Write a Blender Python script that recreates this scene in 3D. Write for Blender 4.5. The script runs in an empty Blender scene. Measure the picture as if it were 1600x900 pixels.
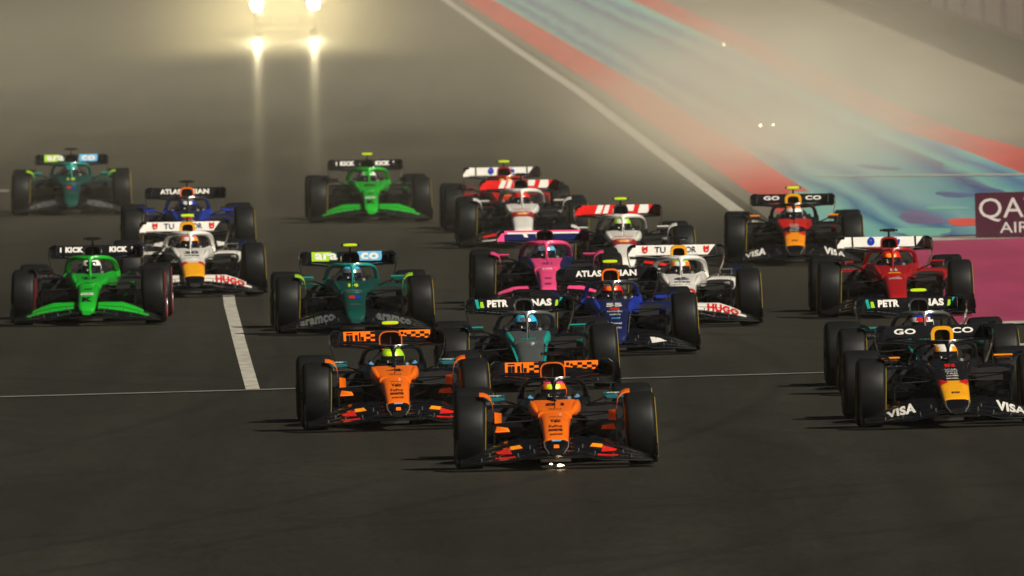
import bpy, bmesh, math, random
from mathutils import Vector, Matrix
random.seed(4)
PI = math.pi
S = bpy.context.scene
COL = S.collection
R = math.radians

# ------------------------------------------------------------------ camera
F_PX, CAM_H = 35000.0, 6.3                     # focal length in photo pixels, height of the lens
PITCH = math.atan(712.0 / F_PX)
ROLL = R(0.9)
cam_d = bpy.data.cameras.new('camera'); cam = bpy.data.objects.new('camera', cam_d); COL.objects.link(cam)
cam_d.sensor_width = 36.0; cam_d.lens = F_PX / 1600 * 36.0
cam_d.clip_start = 1.0; cam_d.clip_end = 6000
CM = Matrix.Rotation(PI / 2 - PITCH, 3, 'X') @ Matrix.Rotation(-ROLL, 3, 'Z')
cam.matrix_world = Matrix.Translation((0, 0, CAM_H)) @ CM.to_4x4()
cam_d.dof.use_dof = True; cam_d.dof.focus_distance = 243.0; cam_d.dof.aperture_fstop = 10.5
S.camera = cam

# ------------------------------------------------------------------ light
SUN_EL, SUN_AZ = R(42), R(46)                  # azimuth from the camera side towards the right
sd = Vector((math.sin(SUN_AZ) * math.cos(SUN_EL), -math.cos(SUN_AZ) * math.cos(SUN_EL), math.sin(SUN_EL)))
sun_d = bpy.data.lights.new('floodlight_sun', 'SUN'); sun_d.energy = 5.0; sun_d.angle = R(0.6); sun_d.color = (1.0, 0.92, 0.77)
sun = bpy.data.objects.new('floodlight_sun', sun_d); COL.objects.link(sun)
sun.rotation_euler = sd.to_track_quat('Z', 'Y').to_euler()
W = bpy.data.worlds.new('World'); S.world = W; W.use_nodes = True
wn = W.node_tree.nodes; wl = W.node_tree.links
sky = wn.new('ShaderNodeTexSky'); sky.sky_type = 'NISHITA'; sky.sun_disc = False
sky.sun_elevation = SUN_EL; sky.sun_rotation = PI - SUN_AZ
wl.new(sky.outputs[0], wn['Background'].inputs[0]); wn['Background'].inputs[1].default_value = 0.0028
S.view_settings.view_transform = 'Standard'; S.view_settings.look = 'None'
S.view_settings.exposure = 0.2; S.view_settings.gamma = 1.0
S.cycles.use_denoising = True
S.cycles.volume_bounces = 2
S.cycles.max_bounces = 6
S.cycles.sample_clamp_indirect = 4.0

# ------------------------------------------------------------------ ground shape and pixel-to-ground
def sstep(x, a, b):
    t = min(1, max(0, (x - a) / (b - a))); return t * t * (3 - 2 * t)
def bank(Y): return 0.014 * (1 - sstep(Y, 258, 290))
def gz(x, Y): return bank(Y) * max(-9, min(9, x))
def ray(px, py): return CM @ Vector(((px - 800) / F_PX, -(py - 450) / F_PX, -1.0))
def at(px, py):
    d = ray(px, py); z = 0.0
    for _ in range(8):
        t = (z - CAM_H) / d.z
        x, Y = d.x * t, d.y * t
        z = gz(x, Y)
    return Vector((x, Y, z))
def at_depth(px, py, Y):
    d = ray(px, py); t = Y / d.y
    return Vector((d.x * t, Y, CAM_H + d.z * t))

# ------------------------------------------------------------------ materials
MATS = {}
def mat(name, col, rough=0.5, metal=0.0, coat=0.0, emit=None, estr=0.0, spec=0.5):
    if name in MATS: return MATS[name]
    m = bpy.data.materials.new(name); m.use_nodes = True
    b = m.node_tree.nodes['Principled BSDF']
    b.inputs['Base Color'].default_value = (*col, 1); b.inputs['Roughness'].default_value = rough
    b.inputs['Metallic'].default_value = metal; b.inputs['Coat Weight'].default_value = coat
    b.inputs['Coat Roughness'].default_value = 0.05; b.inputs['Coat IOR'].default_value = 1.9
    b.inputs['Specular IOR Level'].default_value = spec
    if emit:
        b.inputs['Emission Color'].default_value = (*emit, 1); b.inputs['Emission Strength'].default_value = estr
    MATS[name] = m; return m
def grain(m, scale, amt, rough_amt=0.0, bump=0.0, coords='Object', stretch=(1, 1, 1), detail=4):
    """multiply the base colour by noise, give roughness and bump the same grain"""
    nt = m.node_tree; b = nt.nodes['Principled BSDF']
    tc = nt.nodes.new('ShaderNodeTexCoord'); mp = nt.nodes.new('ShaderNodeMapping'); mp.inputs['Scale'].default_value = stretch
    nz = nt.nodes.new('ShaderNodeTexNoise'); nz.inputs['Scale'].default_value = scale; nz.inputs['Detail'].default_value = detail
    nt.links.new(tc.outputs[coords], mp.inputs[0]); nt.links.new(mp.outputs[0], nz.inputs[0])
    mr = nt.nodes.new('ShaderNodeMapRange'); mr.inputs['From Min'].default_value = 0.3; mr.inputs['From Max'].default_value = 0.7
    mr.inputs['To Min'].default_value = 1 - amt; mr.inputs['To Max'].default_value = 1 + amt
    nt.links.new(nz.outputs[0], mr.inputs[0])
    mx = nt.nodes.new('ShaderNodeVectorMath'); mx.operation = 'SCALE'
    src = b.inputs['Base Color'].links[0].from_socket if b.inputs['Base Color'].links else None
    if src: nt.links.new(src, mx.inputs[0])
    else: mx.inputs[0].default_value = b.inputs['Base Color'].default_value[:3]
    nt.links.new(mr.outputs[0], mx.inputs['Scale']); nt.links.new(mx.outputs[0], b.inputs['Base Color'])
    if rough_amt:
        r2 = nt.nodes.new('ShaderNodeMapRange'); r = b.inputs['Roughness'].default_value
        r2.inputs['To Min'].default_value = r - rough_amt; r2.inputs['To Max'].default_value = r + rough_amt
        nt.links.new(nz.outputs[0], r2.inputs[0]); nt.links.new(r2.outputs[0], b.inputs['Roughness'])
    if bump:
        bp = nt.nodes.new('ShaderNodeBump'); bp.inputs['Strength'].default_value = bump; bp.inputs['Distance'].default_value = 0.01
        nt.links.new(nz.outputs[0], bp.inputs['Height']); nt.links.new(bp.outputs[0], b.inputs['Normal'])
    return m
def paint(key, col, rough=0.32):
    k = 'paint_' + key
    if k in MATS: return MATS[k]
    return grain(mat(k, col, rough, 0.0, 0.6), 9, 0.07, 0.06)
P = {
 'carbon': grain(mat('carbon', (0.004, 0.004, 0.005), 0.25, 0, 1.0), 14, 0.3, 0.08),
 'black': paint('black', (0.008, 0.008, 0.010), 0.25),
 'matte': grain(mat('matte_black', (0.005, 0.005, 0.006), 0.6), 20, 0.2),
 'orange': paint('orange', (0.95, 0.17, 0.005)), 'red': paint('red', (0.62, 0.012, 0.010)),
 'deepred': paint('deepred', (0.36, 0.008, 0.010)), 'white': paint('white', (0.72, 0.70, 0.66)),
 'yellow': paint('yellow', (0.90, 0.40, 0.010)), 'amber': paint('amber', (0.92, 0.30, 0.008)), 'lime': paint('lime', (0.34, 0.62, 0.02)),
 'neon': paint('neon', (0.62, 0.90, 0.01)), 'green': paint('green', (0.010, 0.37, 0.022)),
 'racegreen': paint('racegreen', (0.003, 0.055, 0.045)), 'teal': paint('teal', (0.01, 0.30, 0.26)),
 'tealdark': paint('tealdark', (0.01, 0.12, 0.15)), 'blue': paint('blue', (0.010, 0.035, 0.38)), 'navy': paint('navy', (0.008, 0.014, 0.075)),
 'sky': paint('sky', (0.12, 0.42, 0.72)), 'pink': paint('pink', (0.78, 0.07, 0.22)), 'silver': mat('silver', (0.45, 0.46, 0.48), 0.25, 0.8, 0.4),
 'grey': paint('grey', (0.075, 0.085, 0.085)), 'cyan': paint('cyan', (0.03, 0.45, 0.75)), 'purple': paint('purple', (0.12, 0.02, 0.25)),
 'chrome': mat('chrome_edge', (0.30, 0.30, 0.31), 0.18, 0.9), 'suit': grain(mat('race_suit', (0.05, 0.05, 0.07), 0.8), 60, 0.2),
 'visor': mat('visor', (0.01, 0.01, 0.015), 0.08, 0.0, 1.0), 'rubber': None, 'rim': mat('rim_alloy', (0.03, 0.03, 0.032), 0.3, 0.6),
 'stripeyellow': mat('stripe_yellow', (0.30, 0.21, 0.01), 0.6), 'stripered': mat('stripe_red', (0.22, 0.010, 0.016), 0.6),
 'titanium': mat('titanium', (0.4, 0.38, 0.36), 0.3, 1.0),
}
P['rubber'] = grain(mat('tyre_rubber', (0.0062, 0.0068, 0.0076), 0.5, spec=0.22), 7, 0.22, 0.10, stretch=(1, 3, 3))

# ------------------------------------------------------------------ mesh helpers
def mesh(name, verts, faces, smooth=True, sharp=40):
    me = bpy.data.meshes.new(name); me.from_pydata([tuple(v) for v in verts], [], faces); me.update()
    if smooth:
        me.polygons.foreach_set('use_smooth', [True] * len(me.polygons))
        try: me.set_sharp_from_angle(angle=R(sharp))
        except Exception: pass
    return me
def link(name, me, m, parent=None, **props):
    """an object whose material sits on the object so mesh data can be shared"""
    o = bpy.data.objects.new(name, me); COL.objects.link(o)
    if parent is not None: o.parent = parent
    mm = m if isinstance(m, (list, tuple)) else [m]
    while len(me.materials) < len(mm): me.materials.append(None)
    for i, q in enumerate(mm):
        o.material_slots[i].link = 'OBJECT'; o.material_slots[i].material = q
    for k, v in props.items(): o[k] = v
    return o
def ring(y, hw, zt, zb, n=20, e=3.0, cx=0.0, taper=0.0):
    out = []; mz = (zt + zb) / 2; hh = (zt - zb) / 2
    for i in range(n):
        a = 2 * PI * i / n + PI / n; c, s = math.cos(a), math.sin(a)
        x = hw * math.copysign(abs(c) ** (2 / e), c); z = hh * math.copysign(abs(s) ** (2 / e), s)
        if z < 0: x *= 1 + taper * z / hh
        out.append((cx + x, y, mz + z))
    return out
def loft(name, rings, cap0=True, cap1=True, closed=True, sharp=40):
    n = len(rings[0]); v = [p for r in rings for p in r]; f = []
    for i in range(len(rings) - 1):
        for j in range(n if closed else n - 1):
            k = (j + 1) % n
            f.append((i * n + j, i * n + k, (i + 1) * n + k, (i + 1) * n + j))
    if cap0: f.append(tuple(range(n))[::-1])
    if cap1: f.append(tuple(range((len(rings) - 1) * n, len(rings) * n)))
    me = mesh(name, v, f, True, sharp)
    bm = bmesh.new(); bm.from_mesh(me); bmesh.ops.recalc_face_normals(bm, faces=bm.faces); bm.to_mesh(me); bm.free()
    return me
def tube(name, pts, r, n=8, flat=1.0, cap=True):
    """tube along points; r radius or list; flat squashes it vertically"""
    pts = [Vector(p) for p in pts]; rings = []
    for i, p in enumerate(pts):
        d = (pts[min(i + 1, len(pts) - 1)] - pts[max(i - 1, 0)]).normalized()
        up = Vector((0, 0, 1)) if abs(d.z) < 0.9 else Vector((0, 1, 0))
        a = d.cross(up).normalized(); b = a.cross(d).normalized()
        rr = r[i] if isinstance(r, (list, tuple)) else r
        rings.append([p + a * rr * math.cos(2 * PI * k / n) + b * rr * flat * math.sin(2 * PI * k / n) for k in range(n)])
    return loft(name, rings, cap, cap, True, 60)
def box(name, x0, x1, y0, y1, z0, z1, bev=0.0):
    bm = bmesh.new(); bmesh.ops.create_cube(bm, size=1)
    for v in bm.verts: v.co = Vector(((x0 + x1) / 2 + v.co.x * (x1 - x0), (y0 + y1) / 2 + v.co.y * (y1 - y0), (z0 + z1) / 2 + v.co.z * (z1 - z0)))
    if bev: bmesh.ops.bevel(bm, geom=bm.edges[:], offset=bev, segments=2, affect='EDGES')
    me = bpy.data.meshes.new(name); bm.to_mesh(me); bm.free(); return me
def sheet(name, rows, thick=0.0, axis=(1, 0, 0)):
    """grid of points (rows of equal length), given a thickness along axis"""
    a = Vector(axis) * thick; n = len(rows[0]); m = len(rows)
    top = [Vector(p) for r in rows for p in r]
    f = [(i * n + j, i * n + j + 1, (i + 1) * n + j + 1, (i + 1) * n + j) for i in range(m - 1) for j in range(n - 1)]
    if not thick: return mesh(name, top, f)
    N = n * m; v = top + [p + a for p in top]
    f += [tuple(N + q for q in reversed(t)) for t in f[:]]
    edge = [j for j in range(n)] + [i * n + n - 1 for i in range(1, m)] + [(m - 1) * n + j for j in range(n - 2, -1, -1)] + [i * n for i in range(m - 2, 0, -1)]
    for i in range(len(edge)):
        p, q = edge[i], edge[(i + 1) % len(edge)]; f.append((q, p, N + p, N + q))
    me = mesh(name, v, f, True, 30)
    bm = bmesh.new(); bm.from_mesh(me); bmesh.ops.recalc_face_normals(bm, faces=bm.faces); bm.to_mesh(me); bm.free()
    return me
def lerp_tab(tab, x):
    if x <= tab[0][0]: return tab[0][1:]
    for a, b in zip(tab, tab[1:]):
        if x <= b[0]:
            t = (x - a[0]) / (b[0] - a[0]); return tuple(p + (q - p) * t for p, q in zip(a[1:], b[1:]))
    return tab[-1][1:]
TXT = {}
def text2d(s, bold=0.0, shear=0.0, res=3):
    """flat outline of lettering: unit height, centred on the origin"""
    k = (s, bold, shear, res)
    if k in TXT: return TXT[k]
    c = bpy.data.curves.new('lettering_outline', 'FONT'); c.body = s; c.size = 1; c.offset = bold; c.shear = shear; c.resolution_u = res
    c.align_x = 'CENTER'; c.space_character = 1.0 + bold * 1.5
    o = bpy.data.objects.new('lettering_outline', c); COL.objects.link(o)
    dg = bpy.context.evaluated_depsgraph_get(); me = o.evaluated_get(dg).to_mesh()
    v = [tuple(p.co) for p in me.vertices]; f = [tuple(p.vertices) for p in me.polygons]
    o.to_mesh_clear(); bpy.data.objects.remove(o); bpy.data.curves.remove(c)
    xs = [p[0] for p in v]; ys = [p[1] for p in v]
    cx, w, y0, h = (min(xs) + max(xs)) / 2, max(xs) - min(xs), min(ys), max(ys) - min(ys)
    TXT[k] = ([((p[0] - cx) / w, (p[1] - y0) / h - 0.5) for p in v], f, w / h)
    return TXT[k]
def letters(name, s, fn, u0, u1, v0, v1, bold=0.03, shear=0.0):
    """lettering spread over the surface fn(u, v) between the given limits"""
    v, f, _ = text2d(s, bold, shear)
    return mesh(name, [fn((u0 + u1) / 2 + p[0] * (u1 - u0), (v0 + v1) / 2 + p[1] * (v1 - v0)) for p in v], f, False)
def patch(name, fn, poly, n=6):
    """flat print on the surface fn: a quad given by four (u, v) corners"""
    (a, b, c, d) = poly; rows = []
    for i in range(n + 1):
        t = i / n
        L = (a[0] + (d[0] - a[0]) * t, a[1] + (d[1] - a[1]) * t); Rr = (b[0] + (c[0] - b[0]) * t, b[1] + (c[1] - b[1]) * t)
        rows.append([fn(L[0] + (Rr[0] - L[0]) * j / n, L[1] + (Rr[1] - L[1]) * j / n) for j in range(n + 1)])
    return sheet(name, rows)
def mirror_mesh(me):
    m2 = me.copy(); bm = bmesh.new(); bm.from_mesh(m2)
    for v in bm.verts: v.co.x *= -1
    bmesh.ops.reverse_faces(bm, faces=bm.faces); bm.to_mesh(m2); bm.free(); return m2

# ------------------------------------------------------------------ the setting
def ground_sheet(name, x0, x1, Y0, Y1, m, dz=0.0, **kw):
    ys = [Y0]
    for b_ in [20, 120, 200, 230, 250, 258, 262, 266, 270, 274, 278, 282, 286, 290, 300, 350, 420, 520, 650, 820, 1100, 1600]:
        if Y0 < b_ < Y1: ys.append(b_)
    ys.append(Y1); xs = [x0] + [q for q in (-9, -4, 0, 4, 9) if x0 < q < x1] + [x1]
    return link(name, sheet(name, [[(x, y, gz(x, y) + dz) for x in xs] for y in ys]), m, None, **kw)
def strip(name, left, right, m, dz=0.004, n=24, **kw):
    """painted sheet between two ground poly-lines"""
    rows = []
    def along(pl, t):
        s = t * (len(pl) - 1); i = min(int(s), len(pl) - 2); return pl[i].lerp(pl[i + 1], s - i)
    for i in range(n + 1):
        a, b = along(left, i / n), along(right, i / n)
        rows.append([(a.lerp(b, j / 4).x, a.lerp(b, j / 4).y, gz(a.lerp(b, j / 4).x, a.lerp(b, j / 4).y) + dz) for j in range(5)])
    return link(name, sheet(name, rows), m, None, **kw)

asph = mat('asphalt', (0.024, 0.0225, 0.019), 0.6, coat=0.045, spec=0.25)
asph.node_tree.nodes['Principled BSDF'].inputs['Coat Roughness'].default_value = 0.24; asph.node_tree.nodes['Principled BSDF'].inputs['Coat IOR'].default_value = 1.5
def far_haze_tint(m, near, far, y0, y1):
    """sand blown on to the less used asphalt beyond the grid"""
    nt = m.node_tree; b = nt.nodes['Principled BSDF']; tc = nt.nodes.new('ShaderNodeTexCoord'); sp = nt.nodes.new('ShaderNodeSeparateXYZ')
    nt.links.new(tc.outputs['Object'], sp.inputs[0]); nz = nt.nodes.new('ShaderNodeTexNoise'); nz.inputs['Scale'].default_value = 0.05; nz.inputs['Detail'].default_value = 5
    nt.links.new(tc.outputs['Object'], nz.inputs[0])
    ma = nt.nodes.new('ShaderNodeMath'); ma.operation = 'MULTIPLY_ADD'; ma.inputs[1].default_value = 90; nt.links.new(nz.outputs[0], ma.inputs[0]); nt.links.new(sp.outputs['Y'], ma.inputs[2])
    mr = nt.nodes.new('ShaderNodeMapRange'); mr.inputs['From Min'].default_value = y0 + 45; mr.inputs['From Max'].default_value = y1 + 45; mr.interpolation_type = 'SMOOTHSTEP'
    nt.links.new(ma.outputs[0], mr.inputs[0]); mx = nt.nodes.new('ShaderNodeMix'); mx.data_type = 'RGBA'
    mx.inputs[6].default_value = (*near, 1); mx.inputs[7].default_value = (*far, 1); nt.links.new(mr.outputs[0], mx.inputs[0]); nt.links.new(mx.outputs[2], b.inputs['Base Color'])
far_haze_tint(asph, (0.0190, 0.0180, 0.0136), (0.046, 0.0410, 0.0285), 215, 540)  # far brightening painted into the asphalt colour
grain(asph, 2.2, 0.10, 0.0, 0.0, stretch=(1, 0.25, 1), detail=8)
grain(asph, 0.35, 0.18, 0.10, 0.0, stretch=(1, 0.12, 1), detail=5)
grain(asph, 1.1, 0.20, 0.0, 0.0, stretch=(1, 0.016, 1), detail=3)
def tyre_arcs(m, arcs):
    """faint dark curved rubber marks: rings of given centre, radius and half width"""
    nt = m.node_tree; b = nt.nodes['Principled BSDF']; L = nt.links.new; cur = b.inputs['Base Color'].links[0].from_socket
    tc = nt.nodes.new('ShaderNodeTexCoord'); nz = nt.nodes.new('ShaderNodeTexNoise'); nz.inputs['Scale'].default_value = .35; nz.inputs['Detail'].default_value = 6; L(tc.outputs['Object'], nz.inputs[0])
    for cx, cy, r, w, k in arcs:
        d = nt.nodes.new('ShaderNodeVectorMath'); d.operation = 'DISTANCE'; L(tc.outputs['Object'], d.inputs[0]); d.inputs[1].default_value = (cx, cy, 0)
        a = nt.nodes.new('ShaderNodeMath'); a.operation = 'SUBTRACT'; L(d.outputs['Value'], a.inputs[0]); a.inputs[1].default_value = r
        ab = nt.nodes.new('ShaderNodeMath'); ab.operation = 'ABSOLUTE'; L(a.outputs[0], ab.inputs[0])
        mr = nt.nodes.new('ShaderNodeMapRange'); mr.interpolation_type = 'SMOOTHSTEP'; mr.inputs['From Min'].default_value = 0; mr.inputs['From Max'].default_value = w
        mr.inputs['To Min'].default_value = 1; mr.inputs['To Max'].default_value = 0; L(ab.outputs[0], mr.inputs[0])
        mu = nt.nodes.new('ShaderNodeMath'); mu.operation = 'MULTIPLY'; L(mr.outputs[0], mu.inputs[0]); L(nz.outputs[0], mu.inputs[1])
        sc = nt.nodes.new('ShaderNodeMath'); sc.operation = 'MULTIPLY_ADD'; L(mu.outputs[0], sc.inputs[0]); sc.inputs[1].default_value = -k; sc.inputs[2].default_value = 1.0
        v = nt.nodes.new('ShaderNodeVectorMath'); v.operation = 'SCALE'; L(cur, v.inputs[0]); L(sc.outputs[0], v.inputs['Scale']); cur = v.outputs[0]
    L(cur, b.inputs['Base Color'])
tyre_arcs(asph, [(-60, 262, 80, .22, .45), (-60, 262, 81.7, .22, .45), (-92, 238, 103, .3, .35), (-140, 215, 143.2, .25, .3), (-140, 215, 144.8, .25, .3), (-70, 300, 100, .35, .3), (-300, 260, 301.5, .2, .4), (-300, 260, 303.1, .2, .4), (-300, 270, 297.2, .2, .35)])
grain(asph, 16, 0.38, 0.0, 0.3, stretch=(1, 0.4, 1), detail=6)
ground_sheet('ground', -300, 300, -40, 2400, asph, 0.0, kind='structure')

def coords_ramp(name, stops, rough=0.7):
    """painted run-off: colour bands by distance from the track edge, streaked by noise"""
    m = mat(name, (0.5, 0.5, 0.5), rough, spec=0.3); nt = m.node_tree; b = nt.nodes['Principled BSDF']
    tc = nt.nodes.new('ShaderNodeTexCoord'); sp = nt.nodes.new('ShaderNodeSeparateXYZ'); nt.links.new(tc.outputs['Object'], sp.inputs[0])
    # lateral = x + 0.0125 * Y
    ma = nt.nodes.new('ShaderNodeMath'); ma.operation = 'MULTIPLY_ADD'; ma.inputs[1].default_value = 0.0122
    nt.links.new(sp.outputs['Y'], ma.inputs[0]); nt.links.new(sp.outputs['X'], ma.inputs[2])
    mp = nt.nodes.new('ShaderNodeMapping'); mp.inputs['Scale'].default_value = (0.9, 0.035, 1); nt.links.new(tc.outputs['Object'], mp.inputs[0])
    nz = nt.nodes.new('ShaderNodeTexNoise'); nz.inputs['Scale'].default_value = 1.3; nz.inputs['Detail'].default_value = 3
    nt.links.new(mp.outputs[0], nz.inputs[0])
    off = nt.nodes.new('ShaderNodeMath'); off.operation = 'MULTIPLY_ADD'; off.inputs[1].default_value = 0.8; nt.links.new(nz.outputs[0], off.inputs[0])
    nt.links.new(ma.outputs[0], off.inputs[2])
    mr = nt.nodes.new('ShaderNodeMapRange'); mr.inputs['From Min'].default_value = stops[0][0] + 0.4; mr.inputs['From Max'].default_value = stops[-1][0] + 0.4
    nt.links.new(off.outputs[0], mr.inputs[0])
    cr = nt.nodes.new('ShaderNodeValToRGB'); nt.links.new(mr.outputs[0], cr.inputs[0])
    lo, hi = stops[0][0], stops[-1][0]; el = cr.color_ramp.elements
    for i, (p, c) in enumerate(stops):
        e = el[i] if i < 2 else el.new((p - lo) / (hi - lo))
    for i, (p, c) in enumerate(stops):
        el[i].position = (p - lo) / (hi - lo) if i else 0.0; el[i].color = (*c, 1)
    nt.links.new(cr.outputs[0], b.inputs['Base Color'])
    return m

wline = grain(mat('white_line_paint', (0.36, 0.345, 0.30), 0.6), 6, 0.30, stretch=(1, 0.3, 1))
thin = grain(mat('worn_line_paint', (0.15, 0.145, 0.125), 0.6), 3, 0.25)
redp = grain(mat('red_runoff_paint', (0.46, 0.013, 0.012), 0.6), 1.2, 0.2, stretch=(1, 0.06, 1))
pinkp = grain(mat('magenta_runoff_paint', (0.27, 0.028, 0.085), 0.65), 1.5, 0.14, stretch=(1, 0.08, 1))
sand = grain(mat('pale_concrete', (0.125, 0.115, 0.085), 0.8), 0.5, 0.2, stretch=(1, 0.08, 1))
tealp = coords_ramp('blue_runoff_paint', [(9.9, (0.13, 0.34, 0.32)), (10.25, (0.02, 0.11, 0.22)), (10.6, (0.14, 0.32, 0.33)), (11.0, (0.04, 0.11, 0.22)),
      (11.5, (0.14, 0.29, 0.32)), (12.4, (0.07, 0.22, 0.26)), (12.85, (0.02, 0.05, 0.20)), (13.2, (0.10, 0.33, 0.30)), (13.75, (0.025, 0.09, 0.25)), (14.3, (0.10, 0.40, 0.36))])
# edge of the track as seen far to near
E0 = [at(600, -55), at(690, 0), at(800, 78), at(900, 146), at(1020, 239), at(1145, 334), at(1215, 392)]
def shift(pl, d0, d1): return [Vector((p.x + d0 + (d1 - d0) * i / (len(pl) - 1), p.y, 0)) for i, p in enumerate(pl)]
strip('track_edge_line', shift(E0, 0, 0), shift(E0, 0.30, 0.24), wline, kind='structure')
strip('inner_runoff_band', shift(E0, 0.42, 0.45), shift(E0, 0.78, 0.75), grain(mat('grey_runoff', (0.10, 0.09, 0.07), 0.7), 1, 0.1), kind='structure')
strip('red_runoff_band', shift(E0, 0.78, 0.75), shift(E0, 1.95, 1.75), redp, kind='structure')
E1 = [at(860, -55), at(985, 0), at(1130, 68), at(1270, 142), at(1400, 202), at(1500, 232), at(1600, 272), at(1700, 310)]
strip('blue_runoff_area', shift(E0, 1.95, 1.75) , E1, tealp, kind='structure')
strip('outer_red_band', E1, shift(E1, 1.15, 1.15), redp, kind='structure')
E2 = shift(E1, 1.15, 1.15)
strip('pale_concrete_verge', E2, [at(1180, -55), at(1330, -10), at(1390, 20), at(1450, 44), at(1500, 62), at(1560, 84), at(1600, 97), at(1720, 150)], sand, kind='structure')
# lower right patch of the painted run-off, nearer than the edge band
LR = strip('painted_runoff_corner', [at(1235, 300), at(1225, 340), at(1250, 375)], [at(1700, 311), at(1712, 330), at(1720, 362)], tealp, dz=0.008, kind='structure')
def blob(name, cx, cy, rx, ry, m, dz, skew=0.0):
    pts = []
    for i in range(28):
        a = 2 * PI * i / 28; k = 1 + 0.12 * math.sin(3 * a + cx) + 0.07 * math.sin(7 * a)
        p = at(cx + rx * k * math.cos(a), cy + ry * k * math.sin(a) + skew * rx * math.cos(a)); pts.append((p.x, p.y, p.z + dz))
    return link(name, mesh(name, pts, [tuple(range(28))[::-1]], False), m, None, kind='structure')
navyp = grain(mat('navy_patch_paint', (0.045, 0.07, 0.20), 0.6), 1.5, 0.2, stretch=(1, 0.1, 1))
lilac = grain(mat('violet_patch_paint', (0.12, 0.10, 0.21), 0.6), 1.5, 0.2, stretch=(1, 0.1, 1))
mint = grain(mat('mint_patch_paint', (0.13, 0.36, 0.30), 0.6), 1.5, 0.15, stretch=(1, 0.1, 1))
coral = grain(mat('coral_patch_paint', (0.50, 0.06, 0.045), 0.6), 1.5, 0.15, stretch=(1, 0.1, 1))
for cx, cy, rx, ry, m, sk in [(1440, 341, 36, 10, lilac, .12), (1516, 348, 38, 6, coral, 0), (1442, 363, 44, 7, mint, 0), (1492, 305, 30, 4, navyp, .06),
                             (1418, 238, 62, 4, navyp, .42), (1530, 290, 40, 3.5, navyp, .34), (1478, 326, 34, 3, mint, 0), (1372, 262, 34, 3, navyp, .1)]:
    blob('runoff_paint_patch', cx, cy, rx, ry, m, 0.012, sk)
# magenta run-off at the right
strip('magenta_runoff', [at(1405, 373), at(1450, 440), at(1500, 511)], [at(1720, 366), at(1760, 430), at(1800, 500)], pinkp, dz=0.016, kind='structure')
strip('runoff_border_line', [at(1405, 375), at(1425, 379)], [at(1720, 365), at(1722, 369.5)], wline, dz=0.020, n=2, kind='structure')
strip('runoff_border_line', [at(1500, 507), at(1502, 511)], [at(1800, 496), at(1802, 500)], wline, dz=0.020, n=2, kind='structure')
strip('runoff_border_line', [at(1590, 537), at(1590, 541)], [at(1800, 533), at(1800, 537)], wline, dz=0.004, n=2, kind='structure')
# painted lines on the track
strip('white_grid_line', [at(348, 462), at(350, 478), at(363, 530), at(384, 609)], [at(366, 461), at(369, 478), at(383, 530), at(406, 608.5)], wline, dz=0.006, n=12, kind='structure')
strip('thin_cross_line', [at(-80, 622.6), at(400, 609.3), at(800, 597), at(1340, 581.0)], [at(-80, 624.2), at(400, 610.8), at(800, 598.4), at(1340, 582.2)], thin, dz=0.010, n=24, kind='structure')
strip('thin_cross_line', [at(-60, 298), at(14, 297)], [at(-60, 302), at(14, 301)], thin, dz=0.010, n=3, kind='structure')
strip('thin_cross_line', [at(1278, 275.5), at(1640, 273)], [at(1278, 277.3), at(1640, 275)], wline, dz=0.02, n=6, kind='structure')
strip('thin_cross_line', [at(1365, 194), at(1475, 193)], [at(1365, 195.4), at(1475, 194.6)], thin, dz=0.02, n=6, kind='structure')

# barrier with advertising panels far right
wallx0, wallx1 = at(1600, 97), at(1352, 3)
bx = Vector((wallx1.x - wallx0.x, wallx1.y - wallx0.y, 0)); bdir = bx.normalized(); bn = Vector((-bdir.y, bdir.x, 0))
if bn.x < 0: bn = -bn
bar = bpy.data.objects.new('trackside_barrier', None); COL.objects.link(bar); bar.location = (wallx0.x, wallx0.y, 0)
bar['label'] = 'trackside barrier with dark base and pale panels between purple strips, upper right'; bar['category'] = 'barrier'
mdk = grain(mat('barrier_base', (0.018, 0.021, 0.026), 0.7), 0.8, 0.2)
mpl = grain(mat('barrier_panel_pale', (0.88, 0.66, 0.90), 0.5), 0.6, 0.15); mpp = grain(mat('barrier_purple', (0.26, 0.04, 0.30), 0.5), 0.6, 0.15)
def wallbox(name, t0, t1, d0, d1, z0, z1, m):
    c = [bdir * t0 + bn * d0, bdir * t1 + bn * d0, bdir * t1 + bn * d1, bdir * t0 + bn * d1]
    v = [(p.x, p.y, z0) for p in c] + [(p.x, p.y, z1) for p in c]
    me = mesh(name, v, [(3, 2, 1, 0), (4, 5, 6, 7), (0, 1, 5, 4), (1, 2, 6, 5), (2, 3, 7, 6), (3, 0, 4, 7)], False)
    bm = bmesh.new(); bm.from_mesh(me); bmesh.ops.recalc_face_normals(bm, faces=bm.faces); bm.to_mesh(me); bm.free()
    return link(name, me, m, bar)
wallbox('base_wall', -90, 330, 0.0, 0.5, 0.0, 0.58, mdk)
wallbox('purple_rail', -90, 330, -0.03, 0.47, 0.583, 0.70, mpp)
t = -90.0
while t < 320:
    wallbox('panel', t, t + 17.5, 0.0, 0.12, 0.703, 1.75, mpl)
    wallbox('divider', t + 17.6, t + 22.4, -0.02, 0.14, 0.703, 1.78, mpp)
    t += 22.5

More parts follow.
